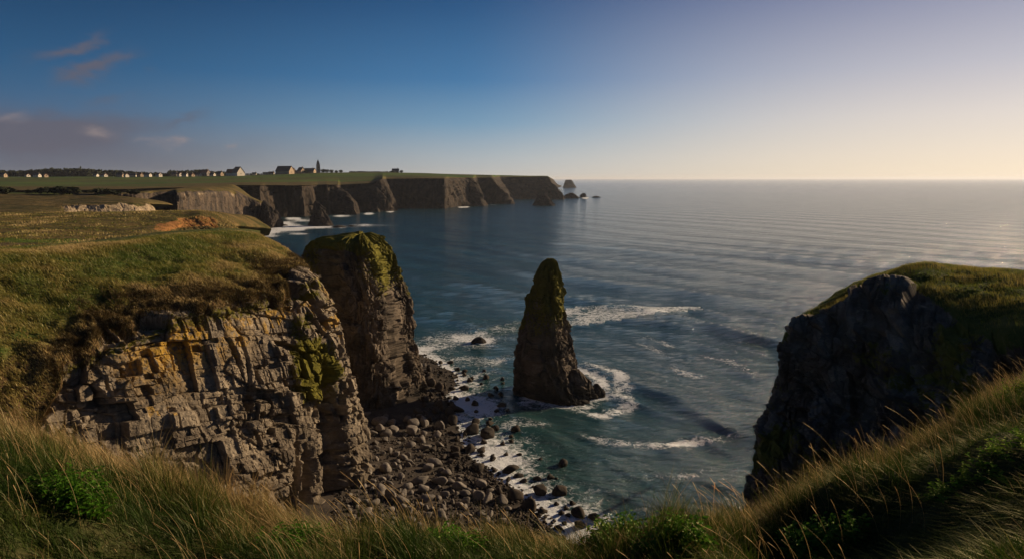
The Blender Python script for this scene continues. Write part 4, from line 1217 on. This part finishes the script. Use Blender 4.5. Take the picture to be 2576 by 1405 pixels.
    w2 = t.noise(t.mapping(pos, (.8, 2.2, 1), (0, 0, .38)), 1.1, 6, .70, .4)
    w3 = t.noise(t.mapping(pos, (.35, 1, 1), (0, 0, .45)), .05, 4, .6, .3)
    hh = t.math('ADD', t.math('ADD', t.math('MULTIPLY', w1, 1.0), t.math('MULTIPLY', w2, .22)), t.math('MULTIPLY', w3, 1.3))
    wv = t.new('ShaderNodeTexWave', wave_type='BANDS', bands_direction='X', wave_profile='SIN')
    t.link(t.mapping(pos, (1, .8, 1), (0, 0, -.67)), wv.inputs['Vector'])
    wv.inputs['Scale'].default_value = .0075; wv.inputs['Distortion'].default_value = 7; wv.inputs['Detail'].default_value = 4; wv.inputs['Detail Scale'].default_value = .45
    wv2 = t.new('ShaderNodeTexWave', wave_type='BANDS', bands_direction='X', wave_profile='SIN')
    t.link(t.mapping(pos, (1, .8, 1), (0, 0, -.85)), wv2.inputs['Vector'])
    wv2.inputs['Scale'].default_value = .021; wv2.inputs['Distortion'].default_value = 9; wv2.inputs['Detail'].default_value = 4; wv2.inputs['Detail Scale'].default_value = .5
    fs = t.ss(sep.outputs[1], 170, 420)
    hh = t.math('ADD', hh, t.math('MULTIPLY', t.math('ADD', t.math('MULTIPLY', wv.outputs['Fac'], 1.1), t.math('MULTIPLY', wv2.outputs['Fac'], .45)), fs))
    nb = t.bump(hh, 1.0, 1.25)
    wat = t.new('ShaderNodeBsdfPrincipled'); t.val(wat.inputs['Base Color'], shal); wat.inputs['Roughness'].default_value = .10
    wat.inputs['IOR'].default_value = 1.333; t.link(nb, wat.inputs['Normal'])
    fo = t.new('ShaderNodeBsdfPrincipled'); fo.inputs['Base Color'].default_value = (.74, .76, .78, 1); fo.inputs['Roughness'].default_value = .9
    nb2 = t.bump(fine, .8, .35); t.link(nb2, fo.inputs['Normal'])
    mx = t.new('ShaderNodeMixShader'); t.link(fm, mx.inputs[0]); t.link(wat.outputs[0], mx.inputs[1]); t.link(fo.outputs[0], mx.inputs[2])
    t.link(mx.outputs[0], out.inputs[0])
    add('sea', me, m, kind='structure')
build_sea()

# cove sand
def cove():
    pts = [S(590, 560), S(650, 566), S(662, 572), S(650, 580), S(632, 590), S(600, 600)]
    c = np.mean(pts, 0)
    n = 24; V = []
    xs_ = np.linspace(S(560, 575)[0], S(668, 575)[0], 30); ys_ = np.linspace(470, 600, 30)
    X_, Y_ = np.meshgrid(xs_, ys_)
    e = ((X_ - S(610, 574)[0]) / 30) ** 2 + ((Y_ - 536) / 42) ** 2
    Z = 1.1 - 1.6 * e + .2 * fbm(X_ * .1, Y_ * .1, 0.0, 77, 2); Z = np.maximum(Z, -2)
    me = mk_mesh('cove_sand', np.stack([X_, Y_, Z], -1), grid_faces(30, 30), None, None, True)
    add('cove_sand', me, simple_mat('dark_sand', (.13, .095, .075), .95, .3, .2), kind='structure')
cove()

# far figure on the cove beach
def person():
    pts = [(0, 0, .95, .15), (0, 0, 1.25, .17), (0, 0, 1.5, .13), (0, 0, 1.6, .07), (0, 0, 1.72, .11), (0, 0, 1.8, .07),
           (.11, 0, .88, .10), (.13, .03, .5, .075), (.14, 0, .07, .05), (.14, -.12, .04, .045),
           (-.11, 0, .88, .10), (-.15, -.06, .5, .075), (-.16, .05, .07, .05), (-.16, -.07, .04, .045),
           (.21, 0, 1.45, .07), (.27, .02, 1.15, .05), (.27, -.08, .9, .035), (-.21, 0, 1.45, .07), (-.28, .02, 1.15, .05), (-.27, -.06, .9, .035)]
    ed = [(0, 1), (1, 2), (2, 3), (3, 4), (4, 5), (0, 6), (6, 7), (7, 8), (8, 9), (0, 10), (10, 11), (11, 12), (12, 13), (2, 14), (14, 15), (15, 16), (2, 17), (17, 18), (18, 19)]
    me = bpy.data.meshes.new('person'); me.from_pydata([p[:3] for p in pts], ed, [])
    o = add('person', me, simple_mat('pale_clothes', (.75, .72, .68), .9, .1, 3))
    md = o.modifiers.new('skin', 'SKIN'); 
    for i, v in enumerate(me.skin_vertices[0].data): v.radius = (pts[i][3], pts[i][3]); v.use_root = (i == 0)
    o.modifiers.new('sub', 'SUBSURF').levels = 1
    p = S(648, 567, 1.0); o.location = (p[0], p[1], .95); o.scale = (1.25,) * 3
    o['label'] = 'tiny pale-clothed person standing on the dark cove beach'; o['category'] = 'person'
person()

# ================================================================== foreground turf
LIP = [(-900, 1208, 9.5), (-400, 1198, 9.5), (0, 1145, 9.6), (200, 1178, 9.4), (400, 1230, 9.0), (600, 1298, 8.4), (800, 1348, 7.6), (1000, 1380, 7.2), (1200, 1394, 7.0), (1400, 1396, 6.8),
       (1500, 1396, 6.8), (1600, 1375, 7.0), (1750, 1335, 7.5), (1900, 1320, 8.0), (2050, 1275, 8.6), (2180, 1215, 9.4), (2300, 1155, 10.2), (2420, 1080, 11.5), (2500, 1015, 12.8), (2576, 965, 14), (2800, 910, 16), (3300, 870, 18)]
def build_fore():
    cols = []
    for X, Y, d in LIP:
        lip = P(X, Y, d); a = lip[0] / lip[1]
        base_z = 38.25
        c = [np.array([a * -0.0 + (X - 1288) * .004, -14.0, 38.4]), np.array([(X - 1288) * .0025, -4.0, 38.4]),
             np.array([a * .8 + (X - 1288) * .0006, .8, base_z])]
        # intermediate points between the feet and the lip: convex shoulder
        for f in (.3, .55, .8):
            y = .8 + (d - .8) * f
            zl = base_z + (lip[2] - base_z) * (f ** 1.25)
            c.append(np.array([a * y, y, zl]))
        c.append(lip)
        c.append(np.array([a * (d + 1.2), d + 1.2, lip[2] - 1.3]))
        c.append(np.array([a * (d + 2.6), d + 2.6, lip[2] - 5]))
        c.append(np.array([a * (d + 6), d + 6, -2.0]))
        cols.append(c)
    net = np.swapaxes(np.array(cols), 0, 1)
    G, tr, tc = dense(net, [6, 8, 30, 30, 30, 30, 20, 10, 6], 16, .3)
    R_, C = G.shape[:2]
    TR = np.repeat(tr[:, None], C, 1)
    x, y = G[..., 0], G[..., 1]
    m = sstep(1.6, 2.6, TR)
    damp = 1 - .3 * sstep(5.0, 6.0, TR)
    # hummocks
    hum = .50 * fbm(x * .42 + 3, y * .42, 0.0, 4001, 3) + .26 * np.abs(fbm(x * 1.1, y * 1.1, 0.0, 4002, 3)) * 2 - .12
    # the mound that shades the lower left hollow, and the one lower right
    def wb(cx, cy, h, sx, sy): return h * np.exp(-((x - cx) / sx) ** 2 - ((y - cy) / sy) ** 2)
    hum2 = wb(-1.0, 4.4, .50, .8, 1.6) - wb(-2.7, 4.3, .95, 1.4, 1.5) - wb(-.1, 3.4, .5, 1.0, 1.0) + wb(4.6, 6.6, .25, 1.0, 1.4) - wb(2.9, 5.4, .20, 1.0, 1.3) + wb(6.2, 6.5, -.35, 1.6, 1.6) + wb(-2.3, 4.0, .45, .6, 1.4) - wb(-3.6, 4.6, .6, 1.0, 1.2) - wb(-1.2, 2.9, .5, 1.5, .7)
    G[..., 2] += (hum * damp * .75 + hum2) * m
    me = mk_mesh('ground', G, grid_faces(R_, C), None, None, True)
    m_, t, out, pos = new_mat('turf_soil')
    n1 = t.noise(pos, 2.5, 5, .65); n2 = t.noise(pos, 18, 4, .7)
    col = t.mix(t.ss(n1, .35, .65), (.028, .042, .010), (.062, .058, .022))
    bsdf(t, out, col, .95, t.bump(n2, .6, .05), .1)
    add('ground', me, m_, kind='structure')
    X_ = (G[..., 0] / np.maximum(G[..., 1], .5))
    vis = (np.abs(X_) < .95) & (G[..., 1] > 1.6) & (TR < 7.2)
    dd = np.maximum(G[..., 1], 2)
    wgt = vis / dd ** 1.1 + 0.0
    side = (~vis) & (np.abs(G[..., 0]) < 17) & (G[..., 1] > -3) & (G[..., 1] < 20) & (TR < 7.2)
    n = 270000 + 70000
    pt = np.concatenate([sample_grid(G, wgt, 270000), sample_grid(G, side.astype(float), 70000)])
    px, py = pt[:, 0], pt[:, 1]
    n1 = fbm(px * .7, py * .7, 0.0, 4101, 3); n2 = fbm(px * 2.2, py * 2.2, 0.0, 4102, 3)
    # closeness to the lip: drier, taller
    an = np.clip(px / np.maximum(py, .5), -1.2, 1.2)
    Xd = 1288 + an / (K / F_PX)  # sighting column (approx.), only used to look up the lip distance
    dl = np.interp(Xd, [l[0] for l in LIP], [l[2] for l in LIP])
    lipf = np.clip(py / dl, 0, 1.2)
    h = np.clip(.14 + .19 * lipf ** 2 + .26 * n1 + .22 * n2, .05, .6) * rng.uniform(.45, 1.5, n)
    lean = np.stack([(-.40 + .7 * n2 + .4 * n1) * h + rng.normal(0, .13, n), -.05 * h + rng.normal(0, .09, n)], -1)
    f1_, f2_, cid_, du_, dv_ = cells(px * 3.2 + .4 * n2, py * 3.2, 4301, 2.0)
    tz = np.zeros(n); th_ = _h(cid_, tz, tz, 4302); tt_ = _h(cid_, tz, tz, 4303) - .5; tl_ = _h(cid_, tz, tz, 4304) - .5
    tuft = np.clip(1.25 - 1.3 * f1_, .3, 1.2) * (.55 + .9 * th_)
    h = h * tuft * 1.02
    lean[:, 0] += -.25 * tl_ * h * 2 + .35 * du_ * .6 * h / .3 * .5; lean[:, 1] += .3 * dv_ * h
    dryb = sstep(.72, .98, lipf) * (.34 + .24 * sstep(.1, -.6, an) * 1.0)
    tint = np.clip(.02 + .45 * tt_ + .30 * n1 + .25 * n2 + dryb + rng.normal(0, .12, n) + (rng.random(n) < .07) * .6, 0, 1)
    w = rng.uniform(.0035, .007, n) * (.8 + .03 * np.maximum(py, 0)); w[270000:] *= 3
    me = blade_mesh('grass', pt, h, w, lean, tint, rng.random(n) * .8 + .2, 3)
    add('grass', me, M['grass'], kind='stuff', label='dense green and straw-coloured grass along the cliff-top foreground', category='grass')
    # fine dry haze of stems near the lip
    wgt2 = vis * np.exp(-((TR - 6.0) / .55) ** 2) * (.15 + np.clip(fbm(x * .6, y * .6, 0.0, 4201, 2) + .35, 0, 1))
    n = 26000
    pt = sample_grid(G, wgt2, n)
    an = pt[:, 0] / pt[:, 1]
    h = rng.uniform(.2, .46, n) * (1 - .35 * np.exp(-((an - .1) / .25) ** 2))
    lean = np.stack([-.4 * h + rng.normal(0, .06, n), rng.normal(0, .05, n)], -1)
    me = blade_mesh('dry_grass', pt, h, rng.uniform(.0022, .004, n), lean, np.clip(rng.normal(.85, .12, n), 0, 1), rng.random(n) * .5 + .5, 3, .1)
    add('dry_grass', me, M['grass'], kind='stuff', label='fine dry straw-coloured grass fringe on the cliff lip', category='grass')
    # tall seed stems
    n = 1500
    wg3 = vis * sstep(3.2, 4.6, TR) * (1 - .75 * np.exp(-((X_ - .12) / .12) ** 2))
    pt = sample_grid(G, wg3, n)
    Vs = []; Q_ = []; Ti = []; off = 0
    for i in range(n):
        hgt = rng.uniform(.3, .85) * (1.0 if abs(pt[i, 0] / pt[i, 1] - .1) > .2 else .7)
        lx = -rng.uniform(.12, .6) * hgt + rng.normal(0, .05); ly = rng.normal(0, .08)
        r0 = rng.uniform(.0016, .0034); K_ = 9; head = rng.random() < .55
        for k in range(K_):
            f = k / (K_ - 1)
            c = pt[i] + np.array([lx * f ** 1.9, ly * f ** 1.5, hgt * (f - .18 * f * f)])
            rr_ = r0 * (1 - .6 * f)
            if head and f > .80: rr_ = r0 * (1.9 - abs(f - .9) * 9)
            for a in range(3):
                Vs.append(c + rr_ * np.array([math.cos(a * 2.094), math.sin(a * 2.094), 0])); Ti.append(.75 + .2 * f)
        for k in range(K_ - 1):
            for a in range(3):
                Q_.append((off + k * 3 + a, off + k * 3 + (a + 1) % 3, off + k * 3 + 3 + (a + 1) % 3, off + k * 3 + 3 + a))
        off += K_ * 3
    me = mk_mesh('tall_stems', np.array(Vs), np.array(Q_), None, {'tint': np.array(Ti), 'rnd': np.ones(len(Vs))}, True)
    add('tall_grass', me, M['grass'], kind='stuff', label='tall bent dry seed stems standing above the foreground grass', category='grass')
    return G
FG = build_fore()

def ground_z(x, y):
    i = np.argmin((FG[..., 0] - x) ** 2 + (FG[..., 1] - y) ** 2 + (FG[..., 1] > 30) * 99)
    return FG.reshape(-1, 3)[i, 2]

# leafy plants in the turf
def leafy(name, X, Y, rad, n, label, seed, tintc=.2, hgt=.22, sz=.03):
    q = S(X, Y, 37.2); 
    for _ in range(4): q = S(X, Y, float(ground_z(q[0], q[1])))
    x0, y0 = q[0], q[1]; r = np.random.default_rng(seed)
    o = bpy.data.objects.new(name, None); COL.objects.link(o); o.location = (x0, y0, float(ground_z(x0, y0)))
    o['label'] = label; o['category'] = 'plant'
    Vs = []; Fs = []; T = []; Rn = []; off = 0
    SV = []; SF = []; so = 0
    for s in range(n):
        a = r.uniform(0, 6.28); rr_ = rad * math.sqrt(r.random())
        bx, by = rr_ * math.cos(a), rr_ * math.sin(a) * .8
        bz = float(ground_z(x0 + bx, y0 + by)) - o.location.z
        h = hgt * r.uniform(.5, 1.2) * (1.15 - .5 * rr_ / rad)
        lx, ly = r.normal(0, .05, 2); lx -= .04
        for k in range(4):
            f = k / 3
            for j in range(3): SV.append((bx + lx * f + .002 * math.cos(j * 2.1), by + ly * f + .002 * math.sin(j * 2.1), bz + h * f))
        for k in range(3):
            for j in range(3): SF.append((so + k * 3 + j, so + k * 3 + (j + 1) % 3, so + k * 3 + 3 + (j + 1) % 3, so + k * 3 + 3 + j))
        so += 12
        tb = np.clip(tintc + r.normal(0, .12), 0, 1)
        for k in range(9):
            f = .25 + .75 * (k + 1) / 9
            c = np.array([bx + lx * f, by + ly * f, bz + h * f]); th = k * 2.4 + r.uniform(-.4, .4)
            L = sz * (1.5 - .8 * f) * r.uniform(.8, 1.3)
            d = np.array([math.cos(th), math.sin(th), r.uniform(-.2, .45)]); sdv = np.array([-math.sin(th), math.cos(th), r.uniform(-.3, .3)])
            pts = [c, c + d * L * .35 + sdv * L * .30, c + d * L * .7 + sdv * L * .24 + [0, 0, .1 * L], c + d * L * 1.15 - [0, 0, .15 * L],
                   c + d * L * .7 - sdv * L * .24 + [0, 0, .1 * L], c + d * L * .35 - sdv * L * .30, c + d * L * .5 - [0, 0, .08 * L]]
            Vs += pts
            for e in range(6): Fs.append((off + 6, off + e, off + (e + 1) % 6))
            off += 7; T += [tb] * 7; Rn += [r.uniform(.3, 1)] * 7
    me = mk_mesh('leaves', np.array(Vs), None, np.array(Fs), {'tint': np.array(T), 'rnd': np.array(Rn)}, False)
    add('leaves', me, M['leaf'], o, kind='stuff')
    me = mk_mesh('stems', np.array(SV), np.array(SF), None, {'tint': np.full(len(SV), .3), 'rnd': np.ones(len(SV))}, True)
    add('stems', me, M['leaf'], o, kind='stuff')
leafy('leafy_plant', 205, 1262, .30, 60, 'bright green leafy plant in the shaded hollow at lower left', 1, .15, .36, .06)
leafy('leafy_plant', 165, 1330, .28, 40, 'dim green leafy plant below the bright one at lower left', 2, .05, .15, .05)
leafy('leafy_plant', 1580, 1385, .42, 150, 'dense green nettle-like clump at the bottom centre of the lip', 3, .15, .40, .07)
leafy('leafy_plant', 1690, 1388, .36, 120, 'dense green leafy clump just right of the bottom centre clump', 4, .22, .38, .065)
leafy('leafy_plant', 2565, 985, .40, 50, 'yellow-green flowering sprig on the right-hand knoll', 5, .8, .34, .05)
leafy('leafy_plant', 1130, 1355, .30, 60, 'small fresh green weed on the lip below the boulder beach', 6, .3, .2, .04)
leafy('leafy_plant', 2070, 1392, .40, 90, 'bright green leafy plant at the bottom edge below the right mound', 7, .25, .34, .06)
leafy('leafy_plant', 2500, 1190, .50, 90, 'low yellow-green herb patch on the right slope', 8, .5, .14, .04)
leafy('leafy_plant', 740, 1370, .40, 80, 'ferny green weed among the grass at the bottom left of centre', 9, .15, .34, .055)

# ================================================================== haze, sky, sun, camera
SUN_AZ = math.radians(58); SUN_EL = math.radians(17)   # azimuth from the viewing axis (+y) towards +x
def hazebox():
    V = box_v(-30000, 30000, -200, 61000, -40, 100)
    me = py_mesh('haze', V, BF, None) if False else bpy.data.meshes.new('haze')
    me.from_pydata(V, [], BF); me.update()
    m = bpy.data.materials.new('haze_air'); m.use_nodes = True; t = N(m.node_tree); t.n.clear()
    out = t.new('ShaderNodeOutputMaterial'); v = t.new('ShaderNodeVolumePrincipled')
    v.inputs['Color'].default_value = (.86, .90, 1, 1); v.inputs['Density'].default_value = HAZE
    v.inputs['Anisotropy'].default_value = .3
    t.link(v.outputs[0], out.inputs['Volume'])
    me.materials.append(m)
    add('haze', me, None, kind='stuff', label='thin sea haze', category='haze')
HAZE = 0.00004
if HAZE > 0: hazebox()

def build_world():
    w = bpy.data.worlds.new('World'); scene.world = w; w.use_nodes = True
    t = N(w.node_tree); t.n.clear()
    out = t.new('ShaderNodeOutputWorld'); bg = t.new('ShaderNodeBackground')
    sky = t.new('ShaderNodeTexSky'); sky.sky_type = 'NISHITA'; sky.sun_disc = False
    sky.sun_elevation = SUN_EL; sky.sun_rotation = SUN_AZ
    sky.air_density = 1.0; sky.dust_density = .7; sky.ozone_density = 6.0; sky.altitude = 40
    tc = t.new('ShaderNodeTexCoord'); sep = t.new('ShaderNodeSeparateXYZ'); t.link(tc.outputs['Generated'], sep.inputs[0])
    yy = t.math('MAXIMUM', sep.outputs[1], .05)
    u = t.math('DIVIDE', sep.outputs[0], yy); v = t.math('DIVIDE', sep.outputs[2], yy)
    ns = t.new('ShaderNodeTexNoise'); t.link(t.mapping(tc.outputs['Generated'], (1, 1, 2.2)), ns.inputs['Vector'])
    ns.inputs['Scale'].default_value = 9; ns.inputs['Detail'].default_value = 6; ns.inputs['Roughness'].default_value = .6
    un = t.math('ADD', u, t.math('MULTIPLY', t.math('SUBTRACT', ns.outputs['Fac'], .5), .17))
    s2 = t.new('ShaderNodeSeparateColor'); t.link(ns.outputs['Color'], s2.inputs[0])
    vn = t.math('ADD', v, t.math('MULTIPLY', t.math('SUBTRACT', s2.outputs[1], .5), .08))
    front = t.math('GREATER_THAN', sep.outputs[1], .05)
    def blob(X, Y, sx, sy, rot, st):
        a, b = ray(X, Y); du = t.math('SUBTRACT', un, float(a)); dv = t.math('SUBTRACT', vn, float(b))
        c, s = math.cos(rot), math.sin(rot); sx *= K / F_PX; sy *= K / F_PX
        p = t.math('ADD', t.math('MULTIPLY', du, c / sx), t.math('MULTIPLY', dv, s / sx))
        q = t.math('ADD', t.math('MULTIPLY', du, -s / sy), t.math('MULTIPLY', dv, c / sy))
        r2 = t.math('ADD', t.math('MULTIPLY', p, p), t.math('MULTIPLY', q, q))
        return t.math('MULTIPLY', t.math('EXPONENT', t.math('MULTIPLY', r2, -1.0)), st)
    def total(lst):
        r = None
        for b in lst:
            x = blob(*b); r = x if r is None else t.math('ADD', r, x)
        return t.math('MULTIPLY', t.math('MINIMUM', r, .9), front)
    grey = total([(180, 112, 60, 15, .38, .75), (245, 166, 60, 19, .35, .85), (230, 310, 200, 42, .05, .62), (90, 350, 210, 38, 0, .5), (470, 284, 48, 12, .3, .35), (285, 240, 42, 9, .1, .3), (400, 182, 20, 8, 0, .15),
                  (-100, 300, 160, 50, 0, .5), (200, 400, 520, 55, 0, .48), (200, 330, 330, 60, .03, .14)])
    pale = total([(250, 328, 42, 13, 0, .55), (28, 302, 30, 16, .2, .35), (446, 351, 18, 11, .2, .5), (400, 352, 30, 10, .0, .22), (564, 368, 14, 8, 0, .4)])
    # observed sky tones: deep blue away from the sun, cream low down towards it
    def lin(c): return tuple((x / 255 / 12.92) if x / 255 <= .04045 else ((x / 255 + .055) / 1.055) ** 2.4 for x in c)
    hx = t.math('MULTIPLY', sep.outputs[0], math.sin(SUN_AZ)); hy = t.math('MULTIPLY', sep.outputs[1], math.cos(SUN_AZ))
    hl = t.math('SQRT', t.math('MAXIMUM', t.math('SUBTRACT', 1.0, t.math('MULTIPLY', sep.outputs[2], sep.outputs[2])), .0001))
    ca = t.math('DIVIDE', t.math('ADD', hx, hy), hl)
    ez = t.math('MAXIMUM', sep.outputs[2], 0.0)
    pos_ = [0.0, .03, .08, .14, .245, .5, 1.0]
    rL = t.ramp(ez, list(zip(pos_, [lin(c) for c in [(98, 104, 120), (92, 104, 126), (62, 96, 132), (34, 80, 120), (4, 44, 80), (4, 32, 62), (6, 26, 56)]])))
    rC = t.ramp(ez, list(zip(pos_, [lin(c) for c in [(198, 196, 192), (178, 186, 192), (120, 156, 184), (66, 118, 164), (30, 76, 122), (12, 44, 84), (6, 26, 56)]])))
    rR = t.ramp(ez, list(zip(pos_, [lin(c) for c in [(248, 228, 200), (244, 224, 202), (230, 214, 202), (196, 188, 192), (130, 130, 156), (40, 60, 100), (6, 26, 56)]])))
    tone = t.mix(t.ss(ca, -.12, .60), rL, rC); tone = t.mix(t.ss(ca, .45, .98), tone, rR)
    vm = t.new('ShaderNodeVectorMath', operation='SCALE'); t.link(tone, vm.inputs[0]); vm.inputs['Scale'].default_value = 1 / SKY_STR / 2 ** EXPO
    hs_out = t.mix(.85, sky.outputs[0], vm.outputs[0])
    col = t.mix(grey, hs_out, GREYC)
    col = t.mix(pale, col, PALEC)
    t.link(col, bg.inputs[0]); bg.inputs[1].default_value = SKY_STR
    t.link(bg.outputs[0], out.inputs[0])
SKY_STR = 0.07; EXPO = 0.35
GREYC = (1.35, 1.30, 1.66); PALEC = (3.6, 2.9, 2.8)
build_world()

sl = bpy.data.lights.new('sun', 'SUN'); sl.energy = 5.0; sl.angle = math.radians(.6); sl.color = (1, .77, .50)
so = bpy.data.objects.new('sun', sl); COL.objects.link(so)
dirv = Vector((math.sin(SUN_AZ) * math.cos(SUN_EL), math.cos(SUN_AZ) * math.cos(SUN_EL), math.sin(SUN_EL)))
so.rotation_euler = dirv.to_track_quat('Z', 'Y').to_euler()

cam = bpy.data.cameras.new('camera'); co = bpy.data.objects.new('camera', cam); COL.objects.link(co)
cam.sensor_width = 36; cam.lens = 36 * F_PX / 1024; cam.clip_start = .1; cam.clip_end = 120000
co.location = CAM; co.rotation_euler = (math.pi / 2 - PITCH, 0, 0)
scene.camera = co
scene.view_settings.view_transform = 'Standard'; scene.view_settings.look = 'None'
scene.view_settings.exposure = EXPO; scene.view_settings.gamma = 1
scene.cycles.volume_bounces = 0
